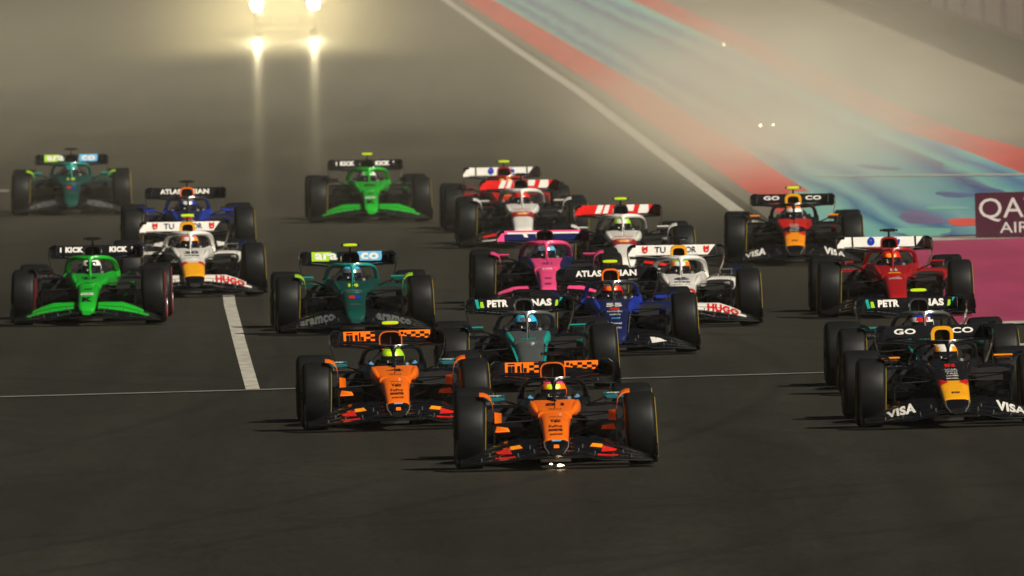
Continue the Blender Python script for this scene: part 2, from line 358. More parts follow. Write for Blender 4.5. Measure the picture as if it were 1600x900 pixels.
# sign board
SB = at(1525, 374)
sg = bpy.data.objects.new('advertising_board', None); COL.objects.link(sg); sg.location = (SB.x, SB.y, gz(SB.x, SB.y)); sg.rotation_euler = (0, R(-0.9), R(-4))
sg['label'] = 'dark maroon board with white QATAR AIRWAYS lettering beside the magenta run-off'; sg['category'] = 'sign'
mar = grain(mat('maroon_board', (0.055, 0.006, 0.024), 0.45), 2, 0.1); wht = mat('board_lettering_white', (0.62, 0.60, 0.60), 0.5)
link('panel', box('board_panel', 0, 3.3, 0, 0.30, 0.02, 0.70, 0.008), mar, sg)
link('foot', box('board_foot', 0.3, 0.5, 0.05, 0.5, 0.0, 0.018), P['matte'], sg); link('foot', box('board_foot', 2.8, 3.0, 0.05, 0.5, 0.0, 0.018), P['matte'], sg)
fnb = lambda u, v: (u, -0.004, v)
link('lettering', letters('board_lettering', 'QATAR', fnb, 0.06, 1.62, 0.26, 0.62, 0.0), wht, sg)
link('lettering', letters('board_lettering', 'AIRWAYS', fnb, 0.37, 1.62, 0.085, 0.25, 0.0), wht, sg)

# ------------------------------------------------------------------ racing car: shared meshes (car faces -Y, origin on the ground under the front axle)
NOSE = [(-1.30, .070, .20, .145), (-1.25, .112, .245, .13), (-1.15, .128, .30, .15), (-0.8, .138, .385, .20), (-0.4, .148, .475, .27),
        (0.0, .168, .545, .30), (0.35, .205, .60, .24), (0.72, .235, .65, .15)]
NE = 4.0
def nose_ring(y): hw, zt, zb = lerp_tab(NOSE, y); return ring(y, hw, zt, zb, 24, NE, taper=0.28)
def nose_fn(u, v, off=0.004):                   # u across, v along y, lies on the top skin
    hw, zt, zb = lerp_tab(NOSE, v); k = min(abs(u) / hw, 0.985)
    return (u, v, (zt + zb) / 2 + (zt - zb) / 2 * (1 - k ** NE) ** (1 / NE) + off)
def nose_loft(name, y0, y1, c0, c1):
    ys = sorted(set([y0, y1] + [t[0] for t in NOSE if y0 < t[0] < y1] + [y0 + (y1 - y0) * i / 6 for i in range(7)]))
    return loft(name, [nose_ring(y) for y in ys], c0, c1)
M = {}
M['nose_tip'] = nose_loft('nose_tip', -1.30, -1.16, True, True)
M['nose_cone'] = nose_loft('nose_cone', -1.158, -0.42, True, True)
M['nose_bridge'] = nose_loft('nose_bridge', -0.418, 0.0, True, True)
def shell(ys, drop):
    out = []
    for y in ys: hw, zt, zb = lerp_tab(NOSE, y); out.append(ring(y, hw, zt, max(zb, zt - drop), 24, NE, taper=.1))
    return out
M['survival_cell'] = loft('survival_cell', shell([0.002, .1, .2, .35, .5, .6, .72], .11))
M['tub'] = loft('tub', [ring(y, hw, zt, zb, 16, 3, taper=.3) for y, hw, zt, zb in ((.003, .14, .43, .30), (.35, .17, .485, .24), (.72, .20, .535, .15), (1.1, .27, .49, .12), (2.1, .30, .45, .10))])
def cockpit_wall(s):
    prof = [(0.724, .18, .245, .645, .50), (1.0, .25, .30, .665, .47), (1.4, .27, .34, .66, .46), (1.8, .26, .35, .64, .44), (2.1, .20, .34, .60, .40)]
    rings = []
    for y, xi, xo, zt, zb in prof:
        pts = [(xi, zb), (xi, zt - .02), (xi + .012, zt), (xo - .03, zt - .004), (xo, zt - .05), (xo + .01, (zt + zb) / 2), (xo - .02, zb)]
        rings.append([(s * a, y, b) for a, b in pts])
    return loft('cockpit_wall', rings, True, True, True, 50)
M['cockpit_wall'] = {s: cockpit_wall(s) for s in (-1, 1)}
M['shoulder'] = {s: loft('shoulder_fairing', [ring(y, a, zt, zb, 12, 2.2, s * cx) for y, a, zt, zb, cx in
                 [(0.08, .015, .535, .50, .165), (0.22, .034, .578, .485, .188), (0.42, .042, .618, .49, .212), (0.60, .040, .640, .50, .225), (0.75, .02, .64, .54, .235)]]) for s in (-1, 1)}
M['windscreen'] = sheet('cockpit_screen', [[(.2 * math.sin(a), .73 - .06 * math.cos(a) + h * .4, .645 + h) for a in [(-1.1 + 2.2 * i / 8) for i in range(9)]] for h in (0, .028)], 0.004, (0, 1, 0))
hp = [(.0, .735, .842), (.09, .745, .848), (.17, .81, .848), (.235, .93, .842), (.285, 1.10, .822), (.318, 1.28, .79), (.335, 1.46, .745), (.345, 1.62, .69), (.35, 1.74, .62)]
hp = [(-x, y, z) for x, y, z in hp[:0:-1]] + hp
hp = [(x * .93, y, z - .05 * max(0, abs(x) - .12) ) for x, y, z in hp]
M['halo'] = tube('halo', hp, 0.028, 10, 0.85); M['halo_fat'] = tube('halo_fat', hp, 0.038, 10, 0.85)
M['halo_trim'] = tube('halo_trim', [(x, y - .020, z + .016) for x, y, z in hp[2:-2]], .0058, 6)  # thin bright line added along the halo, stands for floodlight glints
M['halo_trim_fat'] = tube('halo_trim', [(x, y - .030, z + .024) for x, y, z in hp[2:-2]], .006, 6)
M['halo_pillar'] = loft('halo_pillar', [[(w * math.cos(a), y + .045 * math.sin(a), z) for a in [2 * PI * i / 10 for i in range(10)]] for w, y, z in [(.026, .60, .62), (.016, .63, .70), (.018, .68, .78), (.034, .715, .825), (.085, .745, .862)]])
M['halo_mount'] = {s: loft('halo_mount', [ring(y, .035, .69 - abs(y - 1.72) * .3, .56, 10, 2.4, s * .335) for y in (1.55, 1.72, 1.95)]) for s in (-1, 1)}
M['headrest'] = loft('headrest', [ring(y, w, zt, zb, 16, 3) for y, w, zt, zb in [(1.62, .20, .74, .60), (1.72, .20, .77, .55), (1.92, .16, .78, .55)]])
M['headrest_side'] = {s: loft('headrest_side', [ring(y, .03, .70, .60, 10, 2.6, s * .225) for y in (1.15, 1.3, 1.7)]) for s in (-1, 1)}
def arch(y, hw, zt, zb, n=24, e=3.2): return ring(y, hw, zt, zb, n, e)
o_, i_ = arch(2.0, .118, .985, .775), arch(2.0, .098, .963, .795)
def torus_lip(name, y0, y1, t=0.020):
    rr = [arch(y1, .122, .987, .770), arch(y0, .118, .985, .775), arch(y0, .118 - t, .985 - t, .775 + t), arch(y1, .118 - t - .004, .98 - t, .78 + t)]
    return loft(name, rr, False, False, True, 35)
M['intake_lip'] = torus_lip('air_intake_lip', 2.0, 2.14); M['intake_lip_thin'] = torus_lip('air_intake_lip', 2.0, 2.14, 0.009); M['intake_lip_fat'] = torus_lip('air_intake_lip', 1.98, 2.14, 0.036)
M['intake_duct'] = loft('intake_duct', [arch(2.10, .098, .962, .797), arch(2.132, .06, .92, .84)], True, True)
M['intake_divider'] = box('intake_divider', -.006, .006, 2.04, 2.10, .80, .955)
def ec(y, hw, zt, zb, sh): # engine cover: narrow spine, wide shoulders
    pts = [(0, zt), (hw * .45, zt - .01), (hw * .75, zt - .05), (hw, (zt * .6 + zb * .4)), (sh, zb + .12), (sh + .02, zb + .05), (sh, zb)]
    return [(x, y, z) for x, z in pts] + [(-x, y, z) for x, z in pts[:0:-1]]
M['engine_cover'] = loft('engine_cover', [ec(2.142, .122, .985, .45, .30), ec(2.5, .12, .96, .30, .34), ec(2.9, .10, .86, .22, .32), ec(3.4, .07, .70, .2, .22), ec(3.9, .045, .56, .2, .10), ec(4.2, .03, .48, .25, .05)], True, True, True, 60)
M['shark_fin'] = sheet('engine_fin', [[(0.004, 2.6, .93), (0.004, 3.2, .77), (0.004, 3.8, .60)], [(0.004, 2.75, .955), (0.004, 3.2, .93), (0.004, 3.75, .84)]], 0.008, (-1, 0, 0))
def pod(s, rs): return loft('sidepod', [ring(y, hw, zt, zb, 18, 3.4, s * cx, taper=tp) for y, cx, hw, zt, zb, tp in rs], True, True)
podr = [(1.50, .50, .20, .565, .36, .1), (1.62, .51, .225, .585, .26, .2), (1.9, .52, .235, .585, .15, .3), (2.5, .48, .24, .53, .11, .2), (3.1, .36, .19, .40, .10, .1), (3.6, .24, .10, .28, .10, 0)]
M['sidepod'] = {s: pod(s, [(y, cx, hw, zt, max(zb, zt - .16), 0) for y, cx, hw, zt, zb, tp in podr]) for s in (-1, 1)}
M['pod_lower'] = {s: pod(s, [(y + .01, cx, hw * .9, zt - .165, min(zb, zt - .2), .2) for y, cx, hw, zt, zb, tp in podr[1:]]) for s in (-1, 1)}
M['sidepod_inlet'] = {s: loft('sidepod_inlet', [ring(y, hw, zt, zb, 18, 3.4, s * .50) for y, hw, zt, zb in [(1.484, .19, .552, .408), (1.498, .19, .552, .408)]]) for s in (-1, 1)}
M['sidepod_lip'] = {s: loft('sidepod_lip', [ring(y, hw, zt, zb, 18, 3.4, s * .50) for y, hw, zt, zb in [(1.499, .20, .565, .36), (1.47, .205, .575, .552), (1.46, .20, .571, .556)]], False, True) for s in (-1, 1)}
def fl(xo, y): return [(-xo, y, .05), (xo, y, .05), (xo, y, .078), (-xo, y, .078)]
M['floor'] = loft('floor', [fl(.30, .9), fl(.34, 1.25), fl(.70, 1.32), fl(.78, 1.7), fl(.80, 2.6), fl(.62, 3.15), fl(.5, 3.9)], True, True, True, 20)
M['floor_fence'] = {s: [sheet('floor_fence', [[(s * (x + .05 * j), 1.15 + .12 * j, .06) for j in range(4)], [(s * (x + .03 * j), 1.15 + .12 * j, .06 + h) for j in range(4)]], 0.006) for x, h in ((.34, .2), (.46, .17), (.58, .14))] for s in (-1, 1)}
M['plank'] = box('plank', -.15, .15, .85, 3.6, .022, .049)
M['diffuser'] = loft('diffuser', [[(-.5, y, a), (.5, y, a), (.5, y, b), (-.5, y, b)] for y, a, b in ((3.902, .06, .09), (4.3, .2, .23))], True, True, True, 20)
M['gearbox'] = loft('gearbox', [ring(y, w, z, .15, 12, 3) for y, w, z in ((3.62, .15, .40), (4.1, .1, .38), (4.5, .06, .34))])
# wheels
def lathe(name, prof, n=48, cx=0.0):
    rings = [[(cx + x, r * math.cos(2 * PI * i / n), r * math.sin(2 * PI * i / n)) for i in range(n)] for x, r in prof]
    return loft(name, rings, False, False, True, 38)
def tyre(w, r):
    h = w / 2
    prof = [(-h + .03, .225), (-h + .012, .24), (-h, .28), (-h + .002, .31), (-h + .012, r - .028), (-h + .028, r - .010), (-h + .05, r - .003), (0, r), (h - .05, r - .003), (h - .028, r - .010),
            (h - .012, r - .028), (h - .002, .31), (h, .28), (h - .012, .24), (h - .03, .225), (0, .215), (-h + .03, .225)]
    return lathe('tyre', prof, 64)
TW = {'f': (.305, .36), 'r': (.395, .36)}
M['tyre'] = {k: tyre(*TW[k]) for k in TW}
def stripe(w, s):
    h = w / 2; pr = [(s * (h - .0005), .262), (s * (h + .006), .272), (s * (h + .0055), .292), (s * (h - .001), .308)]
    me = lathe('sidewall_stripe', pr, 64); return me
M['stripe'] = {(k, s): stripe(TW[k][0], s) for k in TW for s in (-1, 1)}
M['rim_edge'] = {(k, s): lathe('rim_edge', [(s * (TW[k][0] / 2 - .004), .236), (s * (TW[k][0] / 2 + .004), .240), (s * (TW[k][0] / 2 + .003), .246), (s * (TW[k][0] / 2 - .006), .244)], 48) for k in TW for s in (-1, 1)}  # bright ring added round the wheel cover to imitate glints
M['cover'] = {(k, s): lathe('wheel_cover', [(s * (TW[k][0] / 2 - .004), .232), (s * (TW[k][0] / 2 - .0), .20), (s * (TW[k][0] / 2 - .02), .10), (s * (TW[k][0] / 2 - .015), .05), (s * (TW[k][0] / 2 + .012), .045), (s * (TW[k][0] / 2 + .014), .004)], 40) for k in TW for s in (-1, 1)}
# front wheel winglet: curved strip over the inside shoulder of the tyre, with the duct fence beneath
def winglet(s, name, w=0.030):
    pr = [(.745, .742), (.70, .738), (.66, .72), (.632, .69), (.618, .64), (.612, .58), (.612, .50)]
    return sheet(name, [[(s * x, -.20 + .25 * (j / 4) + (0.10 if z < .6 else 0) * 0, z - .05 * abs(j / 4 - .5)) for x, z in pr] for j in range(5)], .014, (0, 0, 1))
M['winglet'] = {s: winglet(s, 'wheel_winglet') for s in (-1, 1)}
M['duct_fence'] = {s: sheet('brake_duct', [[(s * (.60 + .01 * math.sin(j)), -.27 + .1 * j, .12 + .03 * abs(j - 2.5)), ] + [(s * .60, -.27 + .1 * j, z) for z in (.25, .4, .52 - .04 * abs(j - 2.5))] for j in range(6)], .014, (s, 0, 0)) for s in (-1, 1)}
M['duct_panel'] = {s: sheet('duct_panel', [[(s * .60, -.30, .45), (s * .60, -.30, .56)], [(s * .53, -.12, .45), (s * .53, -.12, .545)]], .008, (0, 1, 0)) for s in (-1, 1)}
M['duct_vane'] = {s: sheet('duct_vane', [[(s * .60, -.28, .36), (s * .58, -.28, .42)], [(s * .45, -.12, .36), (s * .47, -.12, .40)]], .008, (0, 1, 0)) for s in (-1, 1)}
ARMS = [((.20, .30, .52), (.61, .03, .53)), ((.17, -.22, .48), (.61, -.02, .53)), ((.16, -.15, .31), (.61, 0, .22)), ((.20, .36, .27), (.61, .05, .21)), ((.18, .05, .33), (.60, .03, .47)), ((.17, .12, .46), (.61, .12, .44))]
M['arm'] = {(i, s): tube('suspension_arm', [(s * a[0], a[1], a[2]), (s * b[0], b[1], b[2])], .016, 8, .38) for i, (a, b) in enumerate(ARMS) for s in (-1, 1)}
RARMS = [((.14, 3.2, .42), (.60, 3.58, .46)), ((.12, 3.8, .42), (.60, 3.62, .46)), ((.12, 3.3, .2), (.60, 3.58, .2)), ((.12, 3.9, .22), (.60, 3.66, .22))]
M['rarm'] = {(i, s): tube('suspension_arm', [(s * a[0], a[1], a[2]), (s * b[0], b[1], b[2])], .016, 8, .38) for i, (a, b) in enumerate(RARMS) for s in (-1, 1)}
# front wing
TOPZ = [(0, .285), (.2, .30), (.45, .295), (.60, .245), (.70, .20), (.78, .165), (.95, .105)]
def wing_fn(u, v, off=0.005):
    a = abs(u); y0 = -1.30 + .24 * (a / .95) ** 2; c = .66 - .14 * (a / .95)
    zb = .085 + .075 * (1 - sstep(a, .12, .5)) - .02 * sstep(a, .6, .95)
    zt = lerp_tab(TOPZ, a)[0]
    return Vector((u, y0 + c * v - off * .55, zb + (zt - zb) * v ** 1.25 + off * .8))
def wing_el(name, v0, v1, xa, xb, th, n=36):
    rings = []
    for i in range(n + 1):
        u = xa + (xb - xa) * i / n; up = []; lo = []
        for j in range(6):
            t_ = j / 5; p = wing_fn(u, v0 + (v1 - v0) * t_, 0.0); k = math.sin(PI * min(1, t_ ** .6 * 1.0)) * th
            up.append(p + Vector((0, 0, k * .5 + .002 * (1 - t_)))); lo.append(p - Vector((0, -.2 * k, k * .7 + .002)))
        rings.append(up + lo[::-1])
    return loft(name, rings, True, True, True, 50)
VS = [(0.0, .30, .020), (.33, .53, .014), (.56, .75, .012), (.785, 1.0, .010)]
M['flap'] = [wing_el('main_plane', *VS[0][:2], -.95, .95, VS[0][2])]
FX = {1: .84, 2: .79, 3: .72}
M['flaps_out'] = {(k, s): wing_el('flap_outer', VS[k][0], VS[k][1], s * (FX[k] + .002), s * .95, VS[k][2], 6) for k in (1, 2, 3) for s in (-1, 1)}
M['flaps'] = {(k, s): wing_el('wing_flap', VS[k][0], VS[k][1], s * .135, s * FX[k], VS[k][2], 20) for k in (1, 2, 3) for s in (-1, 1)}
M['endplate'] = {s: sheet('front_endplate', [[(s * (.955 + .03 * (1 - j / 4)), -1.12 + .13 * j + .05 * k, .045 + [0, .06, .12, .19, .25][k] * (1.0 if j > 0 else .55)) for k in range(5)] for j in range(5)], .010, (s, 0, 0)) for s in (-1, 1)}
M['dive_plane'] = {s: sheet('endplate_winglet', [[(s * .99, -1.02 + .1 * j, .12 + .035 * j) for j in range(4)], [(s * 1.005, -1.02 + .1 * j, .11 + .035 * j) for j in range(4)]], .006, (0, 0, 1)) for s in (-1, 1)}
M['bracket'] = {(x, s): loft('flap_bracket', [[(s * x - .004, a.y - .012, a.z - .008), (s * x + .004, a.y - .012, a.z - .008), (s * x + .004, b.y + .004, b.z + .014), (s * x - .004, b.y + .004, b.z + .014)] for a, b in
    [(wing_fn(x, .50), wing_fn(x, .60))]] + [[(s * x - .004, b.y + .02, b.z - .02), (s * x + .004, b.y + .02, b.z - .02), (s * x + .004, b.y + .022, b.z), (s * x - .004, b.y + .022, b.z)] for b in [wing_fn(x, .60)]]) for x in (.26, .47, .66) for s in (-1, 1)}
M['bracket_low'] = {(x, s): box('flap_bracket', s * x - .004, s * x + .004, wing_fn(x, .28).y - .01, wing_fn(x, .34).y, wing_fn(x, .28).z - .002, wing_fn(x, .34).z + .016) for x in (.22, .38, .56, .74) for s in (-1, 1)}
M['tip_edge'] = {s: tube('nose_edge', [(s * .122, -1.165, .285), (s * .116, -1.255, .225), (s * .075, -1.315, .165)], .0065, 6) for s in (-1, 1)}
# rear wing
def rw_fn(u, v, off=0.006):                     # v 0..1 from the lower edge to the top edge of the flap
    cur = .012 * math.sin(PI * v)
    return Vector((u, 4.02 + .165 * v + cur - off * .65, .824 + .124 * v - cur * .5 + off * .75))
def rw_el(name, x0, x1, th=.012, n=12):
    rings = []
    for i in range(n + 1):
        u = x0 + (x1 - x0) * i / n; f = [rw_fn(u, j / 5, 0) for j in range(6)]
        rings.append(f + [p + Vector((0, th, -th * .8)) for p in f[::-1]])
    return loft(name, rings, True, True, True, 40)
M['rear_flap'] = rw_el('rear_wing_flap', -.52, .52)
def rear_main():
    rings = []
    for i in range(25):
        u = -.60 + 1.2 * i / 24; a = abs(u); dz = -.035 * (1 - sstep(a, .1, .5)) + .012
        rings.append([(u, 3.78, .775 + dz), (u, 3.84, .80 + dz), (u, 3.95, .803 + dz), (u, 4.04, .812 + dz * .4), (u, 3.95, .785 + dz), (u, 3.84, .765 + dz)])
    return loft('rear_main_plane', rings, True, True, True, 50)
M['rear_main'] = rear_main()
epz = [(.52, .962), (.575, .958), (.612, .93), (.622, .88), (.618, .80), (.595, .70), (.555, .60), (.52, .50), (.505, .36), (.50, .20)]
M['rear_end'] = {s: sheet('rear_endplate', [[(s * x, 3.74 + .12 * j + (.10 * (.8 - z) if z < .8 else 0), z - (.03 if j == 0 and z > .9 else 0)) for x, z in epz] for j in range(5)], .012, (s * .6, 0, -.3)) for s in (-1, 1)}
M['tip'] = {s: loft('rear_wing_tip', [[(s * x, 4.0 + .17 * (z - .80) / .15 - .012, z) for x, z in ((a, .80), (a, .80 + h))] + [(s * a, 4.06 + .17, .80 + h), (s * a, 4.06, .80)] for a, h in ((.523, .155), (.58, .152), (.606, .125), (.613, .08))]) for s in (-1, 1)}
M['pylon'] = {s: sheet('wing_pylon', [[(s * .05, 3.95 + .1 * j, .40), (s * .05, 3.88 + .1 * j, .60), (s * .05, 3.86 + .06 * j, .775)] for j in range(3)], .010) for s in (-1, 1)}
M['beam_wing'] = loft('beam_wing', [[(u, 4.0, .44), (u, 4.12, .50), (u, 4.13, .485), (u, 4.0, .42)] for u in (-.5, -.25, 0, .25, .5)])
M['mirror'] = {s: loft('mirror', [ring(y, w, z1, z0, 12, 3, s * .59) for y, w, z1, z0 in ((1.03, .07, .665, .635), (1.06, .10, .675, .628), (1.15, .105, .677, .625))]) for s in (-1, 1)}
M['mirror_cap'] = {s: box('mirror_cap', s * .59 - .10, s * .59 + .10, 1.06, 1.13, .6785, .698, .004) for s in (-1, 1)}
M['mirror_stalk'] = {s: tube('mirror_stalk', [(s * .50, 1.12, .64), (s * .40, 1.2, .60), (s * .33, 1.3, .56)], .010, 6) for s in (-1, 1)}
M['tcam'] = loft('camera_pod', [ring(y, w, z1, z0, 12, 3.5) for y, w, z1, z0 in ((2.06, .088, 1.083, 1.058), (2.075, .092, 1.090, 1.050), (2.16, .092, 1.090, 1.050))])
M['tcam_end'] = {s: box('camera_pod_end', s * .094 if s > 0 else -.115, .115 if s > 0 else s * .094, 2.08, 2.15, 1.055, 1.085, .004) for s in (-1, 1)}
M['tcam_stalk'] = loft('camera_stalk', [[(w * math.cos(a), 2.14 + .04 * math.sin(a), z) for a in [2 * PI * i / 8 for i in range(8)]] for w, z in ((.022, .96), (.014, 1.0), (.012, 1.052))])
M['steering'] = loft('steering_wheel', [ring(y, .135, .60, .48, 16, 3.5) for y in (1.0, 1.03)])
M['antenna'] = tube('pitot_tube', [(0, .15, .57), (0, .15, .70)], .006, 6)
M['rear_light'] = box('rain_light', -.03, .03, 4.50, 4.53, .2, .3)

# ------------------------------------------------------------------ driver
def body_mesh():
    v, e, r = [], [], []
    def add(p, rad, par=None):
        v.append(p); r.append(rad)
        if par is not None: e.append((par, len(v) - 1))
        return len(v) - 1
    pel = add((0, 1.50, .20), .13); ab = add((0, 1.52, .32), .125, pel); ch = add((0, 1.54, .46), .14, ab); nk = add((0, 1.46, .58), .065, ch); add((0, 1.42, .66), .07, nk)
    for s in (-1, 1):
        sh = add((s * .17, 1.52, .50), .065, ch); el = add((s * .22, 1.28, .42), .046, sh); wr = add((s * .15, 1.08, .53), .032, el); hd = add((s * .135, 1.045, .545), .032, wr)
        for k, (dx, dy, dz) in enumerate([(.005, -.05, .035), (.008, -.06, .012), (.008, -.06, -.010), (.005, -.05, -.032), (-.04, -.02, .03)]):
            a = add((s * (.135 + dx * .6), 1.045 + dy * .6, .545 + dz * .8), .009, hd); b = add((s * (.135 + dx * .2 - .02), 1.045 + dy, .545 + dz), .008, a)
        hp_ = add((s * .09, 1.42, .20), .09, pel); kn = add((s * .10, .95, .36), .06, hp_); an = add((s * .08, .45, .33), .042, kn); add((s * .08, .38, .42), .035, an)
    me = bpy.data.meshes.new('driver_body'); me.from_pydata(v, e, [])
    o = bpy.data.objects.new('driver_body', me); COL.objects.link(o); o.modifiers.new('skin', 'SKIN')
    for i, q in enumerate(r): me.skin_vertices[0].data[i].radius = (q, q)
    me.skin_vertices[0].data[0].use_root = True
    sb = o.modifiers.new('sub', 'SUBSURF'); sb.levels = 1; sb.render_levels = 1
    dg = bpy.context.evaluated_depsgraph_get(); out = bpy.data.meshes.new_from_object(o.evaluated_get(dg)); out.name = 'driver_body'
    out.polygons.foreach_set('use_smooth', [True] * len(out.polygons)); bpy.data.objects.remove(o); return out
M['body'] = body_mesh()
HC = Vector((0, 1.37, .705))
def helmet_mesh():
    """shell with crown, side, stripe and chin areas as material slots"""
    v, f, mi = [], [], []; nu, nv = 32, 20
    for j in range(nv + 1):
        ph = PI * j / nv - PI / 2
        for i in range(nu):
            th = 2 * PI * i / nu; c = math.cos(ph)
            x, y, z = .134 * c * math.sin(th), -.156 * c * math.cos(th), .136 * math.sin(ph)
            if z < -.03 and y < 0: y *= 1.10; x *= .93           # chin bar
            if z < -.085: z = -.085 - (z + .085) * -.35
            v.append((HC.x + x, HC.y + y, HC.z + z))
    for j in range(nv):
        for i in range(nu):
            k = (i + 1) % nu; f.append((j * nu + i, j * nu + k, (j + 1) * nu + k, (j + 1) * nu + i))
            cz = (v[f[-1][0]][2] + v[f[-1][2]][2]) / 2 - HC.z; cx = (v[f[-1][0]][0] + v[f[-1][2]][0]) / 2; cy = (v[f[-1][0]][1] + v[f[-1][2]][1]) / 2 - HC.y
            mi.append(0 if cz > .085 else (2 if cz < -.045 else (1 if abs(cx) > .06 else (3 if cz > .03 else 0))))
    me = mesh('helmet', v, f, True, 60); 
    for q in range(4): me.materials.append(None)
    me.polygons.foreach_set('material_index', mi); return me
M['helmet'] = helmet_mesh()
def visor_mesh():
    rows = []
    for h in [-.042, -.02, .005, .030]:
        k = math.sqrt(1 - (h / .132) ** 2); rows.append([(HC.x + .137 * k * math.sin(a), HC.y - .161 * k * math.cos(a) * (1.05 if h < -.03 else 1), HC.z + h) for a in [-1.15 + 2.3 * i / 14 for i in range(15)]])
    return sheet('visor', rows, .002, (0, -1, 0))
M['visor'] = visor_mesh()
M['helmet_wing'] = sheet('helmet_spoiler', [[(.05 * t_, HC.y + .10, HC.z + .118) for t_ in (-1, -.5, 0, .5, 1)], [(.06 * t_, HC.y + .15, HC.z + .112) for t_ in (-1, -.5, 0, .5, 1)]], .008, (0, 0, -1))

# ------------------------------------------------------------------ assembling one car
DEF = dict(tip='carbon', cone='black', bridge='black', cell='black', shoulder='black', cock='carbon', halo='carbon', lip='carbon', fatlip=False, fathalo=False, cover='carbon', pod='carbon',
           main='carbon', flaps='carbon', rflap='black', rtip='carbon', rend='carbon', mirror='carbon', mcap='carbon', winglet='carbon', panel='carbon', tcam='black', stripe='stripeyellow',
           pillar=None, rear_text=None, text=None)
def PT(c): return P[c]
def both(name, key, m, par, **kw):
    return [link(name, M[key][s], m, par, **kw) for s in (-1, 1)]
def build_car(px, py, shift_px, label, L, driver):
    D = dict(DEF); D.update(L)
    a = at(px, py); sc_ = Vector(((px + shift_px - 800) / (px - 800 if abs(px - 800) > 1 else 1), 0, 0))
    # rear axle: same lateral pixel shift, 3.6 m farther
    rx = a.x * (a.y + 3.6) / a.y + shift_px * (a.y + 3.6) / F_PX
    yaw = math.asin(max(-.2, min(.2, (a.x - rx) / 3.6)))
    car = bpy.data.objects.new('racing_car', None); COL.objects.link(car); car.empty_display_size = 0.3
    rot = Matrix.Rotation(-math.atan(bank(a.y)), 3, 'Y') @ Matrix.Rotation(yaw, 3, 'Z')
    car.location = (a.x, a.y, gz(a.x, a.y) + .002); car.rotation_euler = rot.to_euler()
    car['label'] = label; car['category'] = 'racing car'; car['group'] = 'open-wheel racing cars at the start of the race'
    g = lambda k: P[D[k]]
    link('nose_tip', M['nose_tip'], g('tip'), car); nose = link('nose_cone', M['nose_cone'], g('cone'), car)
    brd = link('nose_bridge', M['nose_bridge'], g('bridge'), car); cell = link('survival_cell', M['survival_cell'], g('cell'), car)
    both('shoulder_fairing', 'shoulder', g('shoulder'), car); both('cockpit_wall', 'cockpit_wall', g('cock'), car)
    link('tub', M['tub'], P['carbon'], car); link('wind_deflector', M['windscreen'], P['visor'], cell)
    halo = link('halo', M['halo_fat' if D['fathalo'] else 'halo'], g('halo'), car)
    link('trim', M['halo_trim_fat' if D['fathalo'] else 'halo_trim'], P['silver' if not D['fathalo'] else D['halo']], halo)
    link('pillar', M['halo_pillar'], P[D['pillar'] or D['halo']], halo); both('halo_mount', 'halo_mount', g('cock'), halo)
    link('headrest', M['headrest'], P['matte'], car); both('headrest_side', 'headrest_side', P['matte'], car)
    ec_ = link('engine_cover', M['engine_cover'], g('cover'), car); link('fin', M['shark_fin'], g('cover'), ec_)
    lp = link('air_intake', M['intake_lip_fat' if D['fatlip'] else 'intake_lip_thin' if D.get('thinlip') else 'intake_lip'], g('lip'), car); link('duct', M['intake_duct'], P['matte'], lp); link('divider', M['intake_divider'], P['matte'], lp)
    for s in (-1, 1):
        pd = link('sidepod', M['sidepod'][s], g('pod'), car); link('inlet', M['sidepod_inlet'][s], P['matte'], pd); link('sidepod_undercut', M['pod_lower'][s], P['carbon'], car)
        for fm in M['floor_fence'][s]: link('floor_fence', fm, P['carbon'], car)
    link('floor', M['floor'], P['carbon'], car); link('plank', M['plank'], P['titanium'], car); link('diffuser', M['diffuser'], P['carbon'], car); link('gearbox', M['gearbox'], P['matte'], car)
    for s in (-1, 1):
        for k, yy, rr in (('f', 0, .36), ('r', 3.6, .36)):
            w = link('tyre', M['tyre'][k], P['rubber'], car); w.location = (s * (1.0 - TW[k][0] / 2), yy, rr); w.rotation_euler = (0, -s * R(2.0 if k == 'f' else 1.0), 0)
            link('wheel_cover', M['cover'][(k, s)], P['rim'], w); link('rim_edge', M['rim_edge'][(k, s)], P['silver'], w); link('stripe', M['stripe'][(k, s)], g('stripe'), w); link('stripe', M['stripe'][(k, -s)], g('stripe'), w)
        wl_ = link('wheel_winglet', M['winglet'][s], g('winglet'), car)
        bd = link('brake_duct', M['duct_fence'][s], P['carbon'], car); link('duct_panel', M['duct_panel'][s], g('panel'), bd); link('duct_vane', M['duct_vane'][s], g('panel'), bd)
        for i in range(len(ARMS)): link('suspension_arm', M['arm'][(i, s)], P['carbon'] if i != 5 else P['chrome'], car)
        for i in range(len(RARMS)): link('suspension_arm', M['rarm'][(i, s)], P['carbon'], car)
    fw = link('front_wing', M['flap'][0], g('main'), car)
    for k in (1, 2, 3):
        for s in (-1, 1): link('flap', M['flaps'][(k, s)], P['carbon'] if k == 1 else g('flaps'), fw); link('outer_flap', M['flaps_out'][(k, s)], P['carbon'], fw)
    both('endplate', 'endplate', g('main'), fw); both('winglet', 'dive_plane', P['carbon'], fw)
    for x in (.26, .47, .66):  # silver flap brackets, added to give the wing floodlight glints
        for s in (-1, 1): link('bracket', M['bracket'][(x, s)], P['silver'], fw)
    for x in (.22, .38, .56, .74):
        for s in (-1, 1): link('bracket', M['bracket_low'][(x, s)], P['silver'], fw)
    if D['tip'] == 'carbon' and not D['fathalo']: both('nose_edge', 'tip_edge', P['silver'], car)
    rw = link('rear_wing', M['rear_main'], P['carbon'], car)
    rf = link('flap', M['rear_flap'], g('rflap'), rw); both('flap_tip', 'tip', g('rtip'), rw); both('endplate', 'rear_end', g('rend'), rw); both('pylon', 'pylon', P['carbon'], rw)
    link('beam_wing', M['beam_wing'], P['carbon'], rw)
